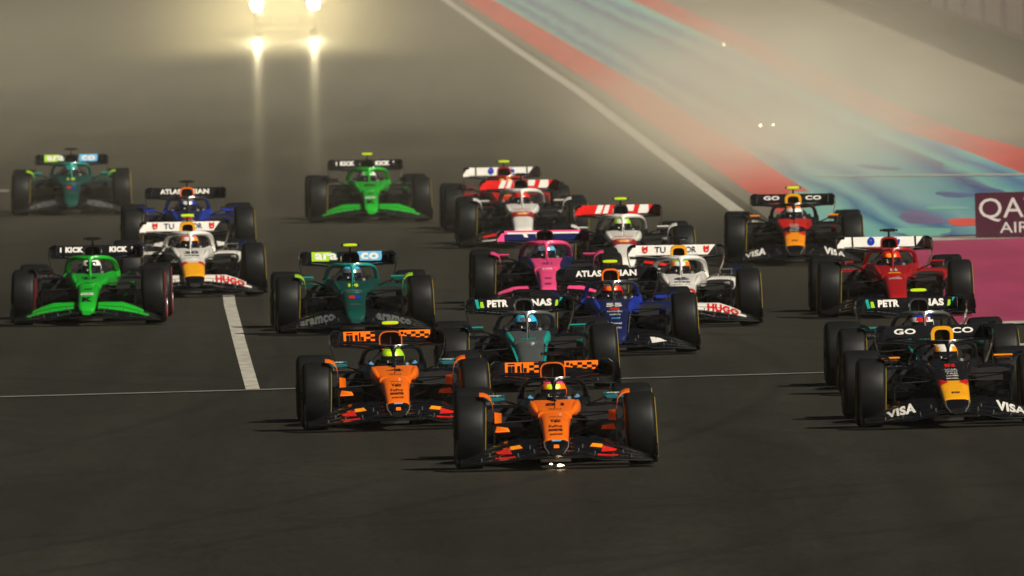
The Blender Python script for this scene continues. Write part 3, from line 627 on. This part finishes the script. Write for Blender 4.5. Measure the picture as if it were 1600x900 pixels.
    for s in (-1, 1):
        mi = link('mirror', M['mirror'][s], g('mirror'), car); link('cap', M['mirror_cap'][s], g('mcap'), mi); link('stalk', M['mirror_stalk'][s], P['carbon'], mi)
    tc = link('camera_pod', M['tcam'], P[D['tcam']], car); both('pod_end', 'tcam_end', P['black'], tc); link('stalk', M['tcam_stalk'], P['carbon'], tc)
    link('steering_wheel', M['steering'], P['matte'], car); link('antenna', M['antenna'], P['carbon'], car)
    # ---- print on the car
    for item in D.get('nose_print', []):
        kind = item[0]
        if kind == 't': _, s_, u0, u1, v0, v1, c = item[:7]; link('lettering', letters('nose_lettering', s_, nose_fn, u0, u1, v0, v1, .03 if len(item) < 8 else item[7]), P[c], car)
        else: _, poly, c = item; link('nose_patch', patch('nose_patch', nose_fn, poly, 4), P[c], car)
    for item in D.get('wing_print', []):
        kind = item[0]
        for s in (-1, 1):
            if kind == 't':
                _, s_, u0, u1, v0, v1, c, sl = item
                def fn(u, v, s=s, sl=sl): return wing_fn(u, v + sl * (abs(u) - (u0 + u1) / 2), .012)
                link('lettering', letters('wing_lettering', s_, fn, *((u0, u1) if s > 0 else (-u1, -u0)), v0, v1, .05, 0), P[c], fw)
            else:
                _, poly, c = item; link('wing_patch', patch('wing_patch', lambda u, v: wing_fn(u, v, .009), [(s * u, v) for u, v in poly], 8), P[c], fw)
    for item in D.get('rear_print', []):
        if item[0] == 't': _, s_, u0, u1, v0, v1, c = item[:7]; link('lettering', letters('rear_wing_lettering', s_, lambda u, v: rw_fn(u, v, .011), u0, u1, v0, v1, .045 if len(item) < 8 else item[7]), P[c], rw)
        elif item[0] == 'q':
            for q_ in item[1]: link('check', quad_mesh(q_), P[item[2]], rf)
        else: _, poly, c = item; k_ = D['rear_print'].index(item); link('wing_patch', patch('rear_wing_patch', lambda u, v: rw_fn(u, v, .006 + .0008 * k_), poly, 4), P[c], rw)
    for s in (-1, 1):
        for (s_, u0, u1, c) in D.get('mirror_text', []):
            link('lettering', letters('mirror_lettering', s_, lambda u, v: (u, 1.057, v), s * .59 + u0, s * .59 + u1, .681, .695, .03), P[c], car)
        for (z0, z1, c) in D.get('side_mark', []):
            link('side_patch', sheet('side_patch', [[(s * .20, 1.0, z0), (s * .27, 1.0, z0)], [(s * .235, .998, z1), (s * .238, .998, z1)]], .004, (0, -1, 0)), P[c], car)
    nw = D.get('nw', 1.0)
    for o in car.children:
        if o.name.split('.')[0] in ('nose_tip', 'nose_cone', 'nose_bridge') or (o.name.startswith(('lettering', 'nose_patch')) and o.data.name.startswith('nose')): o.scale.x = nw
        if o.name.startswith('air_intake'): o.scale.x = D.get('aw', 1.0)
        if o.name.startswith('tyre') and o.location.y < 1: o.rotation_euler.z = R(D.get('steer', 0) + random.uniform(-.5, .5))
    # ---- driver: sits in the car, a thing of its own
    body = link('person', M['body'], P[driver[1]]); body.location = car.location; body.rotation_euler = car.rotation_euler
    body['label'] = driver[0]; body['category'] = 'person'; body['group'] = 'helmeted racing drivers sitting in their cars'
    h = link('helmet', M['helmet'], [P[c] for c in driver[2]], body); link('visor', M['visor'], P['visor'], h); link('spoiler', M['helmet_wing'], P[driver[2][1]], h)
    return car
QM = {}
def quad_mesh(q):
    if q not in QM: QM[q] = mesh('check', [rw_fn(q[0], q[2], .009), rw_fn(q[1], q[2], .009), rw_fn(q[1], q[3], .009), rw_fn(q[0], q[3], .009)], [(0, 1, 2, 3)], False)
    return QM[q]

# ---- liveries
chk = [(-.36, -.34, .16, .84), (-.41, -.30, .16, .30), (-.41, -.30, .70, .84), (-.43, -.405, .16, .84), (-.31, -.275, .16, .84)]
chk = []
checks = []
for i in range(6):
    for j in range(4):
        if (i + j) % 2 == 0: checks.append((-.225 + i * .048, -.225 + (i + 1) * .048, .10 + j * .2, .10 + (j + 1) * .2))
for i in range(5):
    for j in range(3):
        if (i + j) % 2 == 1: checks.append((.215 + i * .048, .215 + (i + 1) * .048, .22 + j * .2, .22 + (j + 1) * .2))
letterish = [(-.435, -.305, .14, .86)]
orange_rear = [('p', [(-.47, .16), (-.13, .10), (-.13, .93), (-.47, .93)], 'orange'), ('p', [(.13, .52), (.47, .22), (.47, .93), (.13, .93)], 'orange'),
               ('q', [(-.44, -.405, .14, .66), (-.40, -.37, .14, .66), (-.345, -.315, .14, .66), (-.44, -.37, .74, .84), (-.30, -.285, .14, .84), (-.28, -.25, .14, .5), (.15, .18, .60, .82), (.19, .215, .55, .75)] + checks, 'black')]
def orange(num):
    return dict(nw=0.94, aw=1.05, steer=0.6, tip='carbon', cone='orange', bridge='orange', cell='orange', shoulder='orange', winglet='orange', panel='orange', mcap='tealdark', mirror='tealdark', lip='orange', thinlip=True, cover='carbon', rflap='black',
      rear_print=orange_rear, tcam='black', mirror_text=[('avengo', -.06, .06, 'white')], side_mark=[(.655, .69, 'sky')],
      nose_print=[('t', num, -.10, .10, .30, .46, 'black', .02), ('t', 'OKX Dell', -.07, .07, .08, .15, 'black', .0), ('t', 'ARROWS', -.07, .07, -.30, -.25, 'black', .0),
                  ('t', 'Velo', -.055, .055, -.52, -.38, 'black', .03), ('t', 'FxPro', -.07, .07, -.72, -.62, 'black', .02), ('t', 'MONSTER', -.075, .075, -.86, -.77, 'black', .05), ('t', 'android', -.065, .065, -1.0, -.93, 'black', .02),
                  ('p', [(-.045, -1.19), (.045, -1.19), (.06, -1.17), (-.045, -1.17)], 'sky'), ('p', [(-.03, -1.285), (.03, -1.285), (.025, -1.25), (-.025, -1.25)], 'orange')],
      wing_print=[('p', [(.44, .40), (.58, .50), (.60, .62), (.46, .68)], 'red'), ('p', [(.33, .58), (.45, .58), (.46, .72), (.36, .74)], 'amber'), ('p', [(.40, .20), (.60, .25), (.61, .33), (.41, .28)], 'red')])
def dark_bull():
    return dict(nw=1.08, aw=1, steer=-0.4, tip='carbon', cone='yellow', bridge='black', cell='black', lip='yellow', fatlip=True, rflap='black', mcap='amber', halo='carbon', cock='black',
      nose_print=[('p', [(-.05, .30), (.05, .30), (.05, .50), (-.05, .50)], 'red'), ('t', 'VISA', -.06, .06, .12, .20, 'white', .02), ('t', 'ORACLE', -.06, .06, 0.02, .09, 'white', .02), ('t', 'TAG', -.055, .055, -.10, -.03, 'white', .02),
                  ('t', 'CASTORE', -.06, .06, -.22, -.15, 'white', .02), ('t', 'MOBIL', -.06, .06, -.36, -.29, 'white', .02), ('p', [(-.148, -.40), (-.07, -.47), (-.13, -.30), (-.145, -.25)], 'red'), ('p', [(.07, -.47), (.148, -.40), (.145, -.25), (.13, -.30)], 'red'),
                  ('p', [(-.13, -.56), (-.05, -.50), (-.07, -.43), (-.135, -.43)], 'red'), ('p', [(.05, -.50), (.13, -.56), (.135, -.43), (.07, -.43)], 'red'), ('t', 'arrow', -.04, .04, -.95, -.88, 'black', .03)],
      wing_print=[('t', 'VISA', .42, .72, .36, .80, 'white', -.3)],
      rear_print=[('t', 'GO', -.42, -.19, .28, .74, 'white', .03), ('t', 'CO', .19, .42, .28, .74, 'white', .03)])
def silver_arrow(nose):
    return dict(nw=1.03, aw=0.92, steer=0.3, tip='carbon', cone=nose, bridge=nose, cell=nose, shoulder='teal', halo='silver', lip='chrome', mcap='teal', rflap='black', cock='black',
      nose_print=[('p', [(-.147, -1.1), (-.122, -1.1), (-.20, .45), (-.225, .45)], 'teal'), ('p', [(.122, -1.1), (.147, -1.1), (.225, .45), (.20, .45)], 'teal'), ('t', 'INEOS', -.08, .08, .05, .16, 'teal', .05)],
      rear_print=[('t', 'PETR', -.37, -.13, .18, .82, 'white', .055), ('t', 'NAS', .14, .37, .18, .82, 'white', .055), ('p', [(-.49, .10), (-.455, .10), (-.475, .9), (-.51, .9)], 'teal'), ('p', [(.45, .10), (.49, .10), (.51, .9), (.47, .9)], 'teal'),
                  ('p', [(-.45, .15), (-.405, .15), (-.42, .7), (-.45, .7)], 'lime'), ('p', [(.405, .15), (.445, .15), (.445, .7), (.42, .7)], 'lime')],
      side_mark=[(.64, .67, 'silver')])
def blue_car():
    return dict(nw=0.96, aw=0.9, steer=-0.5, cone='navy', bridge='navy', cell='navy', shoulder='blue', cock='blue', halo='chrome', cover='navy', pod='navy', lip='orange', rflap='black', winglet='navy', tip='navy', mirror='blue',
      nose_print=[('t', '55', -.10, .10, .10, .36, 'white', .06), ('p', [(-.06, -.10), (.06, -.10), (.06, .04), (-.06, .04)], 'red'), ('t', 'Santander', -.10, .10, -.22, -.14, 'white', .02), ('t', 'KOMATSU', -.07, .07, -.42, -.34, 'white', .02),
                  ('t', 'gulf', -.06, .06, -.62, -.52, 'sky', .02), ('t', 'Duracell', -.07, .07, -.85, -.77, 'white', .02), ('t', 'DORILTON', -.06, .06, -1.05, -.98, 'white', .02),
                  ('p', [(-.148, -1.1), (-.138, -1.1), (-.215, .45), (-.228, .45)], 'silver'), ('p', [(.138, -1.1), (.148, -1.1), (.228, .45), (.215, .45)], 'silver')],
      wing_print=[('p', [(.42, .30), (.60, .50), (.52, .62), (.40, .62)], 'white')],
      rear_print=[('t', 'ATLAS', -.385, -.07, .2, .8, 'white', .045), ('t', 'SIAN', .09, .36, .2, .8, 'white', .045)], side_mark=[(.62, .67, 'white')])
def white_bull(cone, num):
    return dict(nw=1.1, aw=0.9, steer=0.8, tip='carbon', cone=cone, bridge='white', cell='white', shoulder='white', cock='white', halo='white', fathalo=True, lip='yellow', fatlip=True, cover='white', pod='white', rflap='white', rtip='white', flaps='white', winglet='navy', mcap='silver',
      nose_print=[('t', num, -.09, .09, .18, .40, 'navy', .05), ('t', 'visa', -.10, .10, .0, .12, 'navy', .03), ('t', 'CASH APP', -.10, .10, -.16, -.09, 'navy', .0), ('p', [(-.148, -.55), (-.06, -.47), (-.08, -.38), (-.147, -.36)], 'red'), ('p', [(.06, -.47), (.148, -.55), (.147, -.36), (.08, -.38)], 'red')],
      wing_print=[('t', 'HUGO', .30, .70, .52, .92, 'red', -.1)],
      rear_print=[('t', 'TU', -.27, -.13, .22, .80, 'navy', .0), ('t', 'OR', .13, .26, .22, .80, 'navy', .0), ('t', 'U', -.43, -.36, .2, .86, 'red', .04), ('t', 'U', .36, .43, .2, .86, 'red', .04), ('t', 'o', -.41, -.38, .5, .8, 'red', .05), ('t', 'o', .38, .41, .5, .8, 'red', .05)])
def scarlet(cone='deepred'):
    return dict(nw=0.92, aw=0.95, steer=-0.6, tip='deepred', cone=cone, bridge=cone, cell=cone, shoulder=cone, cock=cone, halo='deepred', lip='deepred', cover='deepred', pod='deepred', rflap='white', rtip='white', mcap='deepred', stripe='stripeyellow',
      nose_print=[('p', [(-.09, .02), (.09, .02), (.08, .12), (-.08, .12)], 'amber'), ('t', '16', -.05, .05, .2, .4, 'white', .04), ('t', 'UniCredit', -.09, .09, -.35, -.25, 'white', .02)],
      rear_print=[('t', 'o', -.215, -.12, .1, .95, 'blue', .03), ('t', 'hp', -.19, -.145, .25, .75, 'blue', .05), ('t', 'hp', .16, .21, .15, .9, 'blue', .05), ('p', [(-.42, 0), (-.40, 0), (-.40, 1), (-.42, 1)], 'black'), ('p', [(.40, 0), (.42, 0), (.42, 1), (.40, 1)], 'black')])
def green_racer(num):
    return dict(nw=0.95, aw=1, steer=0.5, tip='racegreen', cone='racegreen', bridge='racegreen', cell='racegreen', shoulder='racegreen', cock='racegreen', halo='teal', lip='carbon', cover='racegreen', pod='racegreen', rflap='black', winglet='lime', mcap='teal', mirror='racegreen',
      nose_print=[('t', num, -.07, .07, .18, .42, 'neon', .05), ('t', 'aramco', -.11, .11, -.12, -.02, 'silver', .03), ('t', 'cognizant', -.11, .11, -.24, -.15, 'silver', .02), ('p', [(-.07, -.55), (.0, -.55), (.0, -.40), (-.08, -.40)], 'red'), ('p', [(.0, -.55), (.08, -.55), (.09, -.40), (.0, -.40)], 'blue'), ('t', 'valvoline', -.07, .07, -.88, -.80, 'silver', .02)],
      wing_print=[('t', 'aramco', .27, .70, .30, .74, 'silver', -.2)],
      rear_print=[('p', [(-.46, .04), (-.24, .04), (-.20, .98), (-.46, .98)], 'lime'), ('p', [(-.24, .04), (-.13, .04), (-.13, .98), (-.20, .98)], 'racegreen'), ('p', [(.13, .04), (.44, .04), (.44, .98), (.13, .98)], 'sky'), ('t', 'ara', -.42, -.13, .16, .84, 'white', .04), ('t', 'co', .17, .40, .16, .84, 'white', .04)])
def bright_green(num):
    return dict(nw=0.9, aw=1, steer=-0.8, tip='green', cone='green', bridge='green', cell='green', shoulder='green', cock='green', halo='green', fathalo=True, lip='carbon', cover='carbon', rflap='black', flaps='green', stripe='stripered',
      nose_print=[('t', num, -.12, .12, .18, .38, 'black', .05), ('t', 'STAKE', -.06, .06, -.10, -.02, 'black', .02), ('t', 'sauber', -.06, .06, -.50, -.42, 'black', .03), ('t', 'KICK', -.10, .10, -.78, -.66, 'white', .07), ('t', 'K', -.075, .075, -1.10, -.88, 'black', .07)],
      rear_print=[('t', 'KICK', -.41, -.17, .22, .80, 'white', .075), ('t', 'KICK', .17, .41, .22, .80, 'white', .075), ('t', 'I', -.48, -.46, .25, .75, 'white', .05), ('t', 'I', .46, .48, .25, .75, 'white', .05)], side_mark=[(.62, .65, 'white')])
def white_red(neonhead=False):
    sl = [(-.28, .16), (-.14, -.02)]
    return dict(nw=1.1, aw=0.9, steer=0.4, tip='white', cone='white', bridge='deepred', cell='white', shoulder='white', cock='black', halo='white', fathalo=True, lip='carbon', cover='black', rflap='red', rtip='red', winglet='white', flaps='carbon', mcap='white',
      nose_print=[('t', 'MoneyGram', -.12, .12, .08, .20, 'red', .02), ('p', [(-.06, -.30), (.06, -.30), (.06, -.12), (-.06, -.12)], 'amber')],
      wing_print=[('p', [(.25, .50), (.60, .50), (.62, .68), (.27, .68)], 'red'), ('p', [(.35, .2), (.62, .2), (.62, .28), (.36, .28)], 'white')],
      rear_print=[('p', [(-.33, .02), (-.25, .02), (-.20, .98), (-.28, .98)], 'white'), ('p', [(-.22, .02), (-.15, .02), (-.11, .98), (-.17, .98)], 'white'), ('p', [(.13, .3), (.22, .3), (.24, .98), (.13, .98)], 'white'), ('p', [(.28, .02), (.44, .02), (.44, .98), (.32, .98)], 'white')])
def pink_car():
    return dict(nw=0.84, aw=1, steer=0.7, tip='pink', cone='pink', bridge='pink', cell='pink', shoulder='navy', cock='navy', halo='pink', fathalo=True, lip='carbon', cover='navy', pod='carbon', rflap='navy', rtip='pink', winglet='pink', flaps='carbon', mirror='carbon', stripe='stripeyellow',
      nose_print=[('t', 'A11', -.08, .08, .14, .32, 'purple', .03), ('t', 'BWT', -.08, .08, -.22, -.10, 'white', .02), ('t', 'Castrol', -.05, .05, -.75, -.66, 'navy', .03), ('t', 'msc', -.05, .05, -1.05, -.96, 'navy', .03), ('p', [(-.147, -1.1), (-.128, -1.1), (-.19, .2), (-.205, .2)], 'navy')],
      wing_print=[('p', [(.25, .80), (.66, .80), (.66, .99), (.27, .99)], 'pink'), ('p', [(.5, .3), (.72, .3), (.72, .45), (.5, .45)], 'red')],
      mcap='pink', rear_print=[('p', [(-.52, .66), (.52, .66), (.52, .99), (-.52, .99)], 'pink'), ('p', [(-.48, .66), (.48, .66), (.48, .82), (-.48, .82)], 'white'), ('p', [(-.25, .3), (-.20, .3), (-.22, .72), (-.28, .72)], 'white')])
def tweak(d, **k): d = dict(d); d.update(k); return d

CARS = [
 (869.5, 729.0, -3, 'leading orange racing car in the centre foreground, sparks under its nose', orange('81'), ('driver with lime, pink and white helmet in the front orange car', 'black', ['pink', 'orange', 'white', 'neon'])),
 (620, 668.5, -10, 'orange racing car with yellow camera pod, left of and behind the leading orange car', tweak(orange('4'), tcam='neon'), ('driver with bright lime green helmet in the second orange car', 'black', ['lime', 'lime', 'black', 'neon'])),
 (1489, 664.0, -23, 'black racing car with yellow nose and yellow intake ring, right foreground', dark_bull(), ('driver with white helmet and orange shoulders in black car with yellow nose', 'navy', ['white', 'amber', 'navy', 'white'])),
 (1452, 611.0, -22, 'black racing car with teal tipped wing, right behind the black yellow-nosed car', tweak(silver_arrow('black'), tcam='neon'), ('driver with red, white and blue helmet in the right black and teal car', 'black', ['blue', 'white', 'red', 'red'])),
 (829, 608.0, -12, 'grey-nosed racing car with teal edges, directly behind the leading orange car', silver_arrow('grey'), ('driver with light blue helmet in the grey nosed teal edged car', 'black', ['cyan', 'cyan', 'white', 'silver'])),
 (962, 553.0, -9, 'navy racing car number 55 between the grey-nosed car and a white car', tweak(blue_car(), tcam='neon'), ('driver with orange and red helmet in the navy car number 55', 'navy', ['silver', 'red', 'navy', 'orange'])),
 (1067, 509.0, -8, 'white racing car with yellow intake ring, just right of navy car number 55', tweak(white_bull('white', '6')), ('driver with lime and orange helmet in the white car right of the navy car', 'white', ['lime', 'orange', 'white', 'white'])),
 (1399, 494.5, -14, 'red racing car with white rear wing beside the magenta run-off', scarlet(), ('driver with red helmet in the red car beside the magenta run-off', 'red', ['red', 'red', 'white', 'amber'])),
 (554, 520.0, -8, 'dark green racing car with lime and blue wing, nearer one, behind second orange car', tweak(green_racer('14'), tcam='neon'), ('driver with silver and blue helmet in dark green car number 14', 'racegreen', ['cyan', 'silver', 'lime', 'silver'])),
 (140, 506.5, 11, 'bright green racing car number 27 with KICK wing, nearest car at the far left', bright_green('27'), ('driver with white and black helmet in green car number 27', 'black', ['white', 'white', 'black', 'black'])),
 (301, 462.5, -11, 'white racing car number 30 with yellow nose behind bright green car 27', tweak(white_bull('yellow', '30'), tcam='neon'), ('driver with pink and white helmet in white car number 30', 'white', ['pink', 'amber', 'white', 'white'])),
 (296, 398.0, -4, 'navy racing car half hidden behind white car number 30', blue_car(), ('driver in the navy car hidden behind white car number 30', 'navy', ['silver', 'blue', 'navy', 'white'])),
 (856, 481.0, -5, 'pink nosed racing car with pink halo in the middle of the pack', pink_car(), ('driver with silver and blue helmet in the pink nosed car', 'blue', ['silver', 'sky', 'navy', 'silver'])),
 (976, 433.0, -8, 'white racing car with red striped wing, yellow camera pod and lime-helmeted driver', tweak(white_red(), tcam='neon'), ('driver with lime helmet in the white car with red striped wing', 'white', ['lime', 'lime', 'lime', 'white'])),
 (817, 386.0, -3, 'white racing car with red wing and red-helmeted driver behind the pink car', white_red(), ('driver with red helmet in white and red car behind the pink nosed car', 'white', ['red', 'red', 'white', 'red'])),
 (793, 361.5, -7, 'rearmost red racing car, white wing and yellow camera pod above a white car', tweak(scarlet('red'), tcam='neon', stripe='stripered'), ('driver with yellow helmet in the rearmost red car', 'red', ['yellow', 'yellow', 'red', 'red'])),
 (578.6, 346.5, -6, 'farther bright green racing car with yellow camera pod, alone at the back', tweak(bright_green('5'), tcam='neon', stripe='stripeyellow'), ('driver in the farther bright green car', 'black', ['green', 'white', 'silver', 'green'])),
 (112, 335.5, 1, 'farther dark green racing car at the back of the pack, far left', green_racer('18'), ('driver in the farther dark green car at the far left', 'racegreen', ['teal', 'silver', 'teal', 'teal'])),
 (1242, 413.0, -2, 'black racing car with orange nose in the dust at the track edge', tweak(dark_bull(), tcam='neon', cell='red', shoulder='deepred', cone='amber', tip='carbon'), ('driver with white and orange helmet in the black car raising dust', 'navy', ['orange', 'white', 'red', 'white'])),
]
for c in CARS: build_car(*c)

# ------------------------------------------------------------------ safety vehicle with dazzling headlights, far behind
LY = 705.0; hl = at_depth(401, 8, LY); hr = at_depth(490, 6, LY)
sv = bpy.data.objects.new('chase_car', None); COL.objects.link(sv)
sv.location = ((hl.x + hr.x) / 2, LY + .1, 0); hz = (hl.z + hr.z) / 2
sv['label'] = 'dark estate car following the field with two dazzling headlights, top left of centre'; sv['category'] = 'car'
def cring(y, hw, zb, zs, zt, tw):                # lower body to roof
    pts = [(hw * .92, zb), (hw, zb + .15), (hw, zs - .08), (hw * .96, zs), (tw, zt - .05), (tw * .85, zt)]
    return [(x, y, z) for x, z in pts] + [(-x, y, z) for x, z in pts[::-1]]
link('body', loft('car_body', [cring(0.0, .80, .25, .60, .66, .6), cring(.12, .93, .20, .76, .80, .70), cring(.8, .97, .20, .88, .93, .75), cring(1.35, .98, .20, .96, 1.02, .80), cring(2.1, .98, .20, 1.0, 1.44, .66), cring(3.6, .98, .20, 1.0, 1.46, .64), cring(4.6, .95, .25, .98, 1.1, .7), cring(4.8, .88, .35, .8, .9, .7)], True, True, True, 35), P['black'], sv)
link('windscreen', sheet('car_windscreen', [[(x * .80, 1.40, 1.035) for x in (-1, -.5, 0, .5, 1)], [(x * .66, 2.0, 1.43) for x in (-1, -.5, 0, .5, 1)]], .01, (0, -.5, .8)), P['visor'], sv)
link('grille', box('car_grille', -.42, .42, -.03, -.004, .36, .60, .01), P['matte'], sv); link('bumper', box('car_bumper', -.78, .78, -.06, -.003, .20, .33, .02), P['grey'], sv)
for s in (-1, 1):
    for yy in (.85, 3.85):
        w = link('wheel', lathe('car_tyre', [(-.1, .2), (-.12, .26), (-.1, .33), (.1, .33), (.12, .26), (.1, .2)], 32), P['rubber'], sv); w.location = (s * .87, yy, .33)
        link('rim', lathe('car_rim', [(s * .1, .2), (s * .09, .1), (s * .11, .003)], 24), P['rim'], w)
    link('door_mirror', box('car_mirror', s * 1.10 - .10, s * 1.10 + .10, 1.5, 1.62, 1.0, 1.12, .02), P['black'], sv)
lampm = mat('headlight_lit', (1, 1, 1), 0.2, emit=(1.0, 0.90, 0.60), estr=230.0)
for q in (hl, hr):
    lx = q.x - sv.location.x
    h = link('headlight', lathe('headlight_ring', [(-.02, .19), (.03, .20), (.055, .168)], 24), P['chrome'], sv); h.location = (lx, -.02, q.z); h.rotation_euler = (0, 0, -PI / 2)
    lens = link('lens', mesh('headlight_lens', [(.165 * math.cos(2 * PI * i / 20), 0, .165 * math.sin(2 * PI * i / 20)) for i in range(20)], [tuple(range(20))], False), lampm, h)
    lens.rotation_euler = (0, 0, PI / 2); lens.location = (.06, 0, 0)
    ld = bpy.data.lights.new('headlight_beam', 'SPOT'); ld.energy = 9000; ld.spot_size = R(11); ld.spot_blend = 1.0; ld.shadow_soft_size = 0.10; ld.color = (1.0, 0.86, 0.50)
    lo = bpy.data.objects.new('headlight_beam', ld); COL.objects.link(lo); lo.parent = sv; lo.location = (lx, -.15, q.z)
    tgt = Vector((q.x * .2, 0, 3.0)) - Vector((q.x, LY, q.z)); lo.rotation_euler = tgt.to_track_quat('-Z', 'Y').to_euler()

# ------------------------------------------------------------------ sparks
spm = mat('spark_hot', (1, .8, .5), .5, emit=(1.0, .72, .42), estr=13.0)
def spark(px, py, Y, w, h, label, grp=None):
    c = at_depth(px, py, Y); bm = bmesh.new(); bmesh.ops.create_icosphere(bm, subdivisions=2, radius=1)
    for v in bm.verts:
        k = 1 + .35 * math.sin(5 * v.co.x + px) * math.cos(7 * v.co.z); v.co = Vector((v.co.x * w * k, v.co.y * w * 1.5, v.co.z * h * k))
    me = bpy.data.meshes.new('spark'); bm.to_mesh(me); bm.free()
    o = link('spark', me, spm, None, label=label, category='spark', group='hot sparks over the track'); o.location = c; return o
spark(876, 727, 221.0, .030, .010, 'large white hot spark under the nose of the leading orange car')
spark(861, 725, 221.2, .014, .006, 'small spark just left of the big spark beneath the orange nose')
spark(1243, 413, 331, .020, .018, 'spark on the asphalt under the black car raising dust')
spark(1131, 69, 560, .022, .02, 'small lone spark high up in the dust near the top')
spark(1188, 196, 420, .018, .018, 'left spark of the pair glowing in the dust cloud')
spark(1208, 195, 421, .013, .013, 'right and fainter spark of the pair in the dust cloud')

# ------------------------------------------------------------------ air: haze box, dust thrown up off the track, headlight bloom
def volume(name, dens, col, aniso):
    m = bpy.data.materials.new(name); m.use_nodes = True; nt = m.node_tree; nt.nodes.remove(nt.nodes['Principled BSDF'])
    pv = nt.nodes.new('ShaderNodeVolumePrincipled'); pv.inputs['Color'].default_value = (*col, 1); pv.inputs['Density'].default_value = dens; pv.inputs['Anisotropy'].default_value = aniso
    nt.links.new(pv.outputs[0], nt.nodes['Material Output'].inputs['Volume']); return m, nt, pv
hm, _, _ = volume('haze_air', 0.00005, (1.0, 0.94, 0.80), 0.2)
link('haze', box('haze', -305, 305, -45, 2405, -6, 9), hm, None, kind='stuff')
def dust_mat(name, dens, aniso, nscale, lo=.45, power=1.0):
    """density falls off smoothly from the middle of the puff to its skin, broken by noise"""
    dm, nt, pv = volume(name, 0.02, (1.0, 0.94, 0.76), aniso); L = nt.links.new
    tc = nt.nodes.new('ShaderNodeTexCoord'); ln = nt.nodes.new('ShaderNodeVectorMath'); ln.operation = 'LENGTH'; L(tc.outputs['Object'], ln.inputs[0])
    mr = nt.nodes.new('ShaderNodeMapRange'); mr.interpolation_type = 'SMOOTHSTEP'; mr.inputs['From Min'].default_value = 0.98; mr.inputs['From Max'].default_value = 0.05
    L(ln.outputs['Value'], mr.inputs[0])
    nz = nt.nodes.new('ShaderNodeTexNoise'); nz.inputs['Scale'].default_value = nscale; nz.inputs['Detail'].default_value = 2; L(tc.outputs['Object'], nz.inputs[0])
    m1 = nt.nodes.new('ShaderNodeMapRange'); m1.inputs['From Min'].default_value = .3; m1.inputs['From Max'].default_value = .7; m1.inputs['To Min'].default_value = lo; m1.inputs['To Max'].default_value = 1.4
    L(nz.outputs[0], m1.inputs[0])
    pw = nt.nodes.new('ShaderNodeMath'); pw.operation = 'POWER'; pw.inputs[1].default_value = power; L(mr.outputs[0], pw.inputs[0])
    mu = nt.nodes.new('ShaderNodeMath'); mu.operation = 'MULTIPLY'; L(pw.outputs[0], mu.inputs[0]); L(m1.outputs[0], mu.inputs[1])
    m2 = nt.nodes.new('ShaderNodeMath'); m2.operation = 'MULTIPLY'; m2.inputs[1].default_value = dens; L(mu.outputs[0], m2.inputs[0]); L(m2.outputs[0], pv.inputs['Density'])
    return dm
def dust(m, cx, cy, cz, rx, ry, rz):
    bm = bmesh.new(); bmesh.ops.create_icosphere(bm, subdivisions=4, radius=1); me = bpy.data.meshes.new('dust_cloud'); bm.to_mesh(me); bm.free()
    o = link('dust_cloud', me, m, None, kind='stuff'); o.location = (cx, cy, cz); o.scale = (rx, ry, rz); return o
dust(dust_mat('dust_thick', 0.030, 0.0, 2.2, .2, 1.8), 5.0, 432, .8, 6.6, 130, 3.3)        # thrown up beside the track
dust(dust_mat('dust_thin', 0.0021, 0.0, 3.0, .8), 0.0, 545, 0.5, 60, 300, 5.5)      # hanging over the far straight
dust(dust_mat('dust_lamps', 0.0048, 0.86, 1.0, .9), (hl.x + hr.x) / 2, 650, .8, 7.0, 54, 4.5)   # scatter added before the headlights to imitate lens bloom
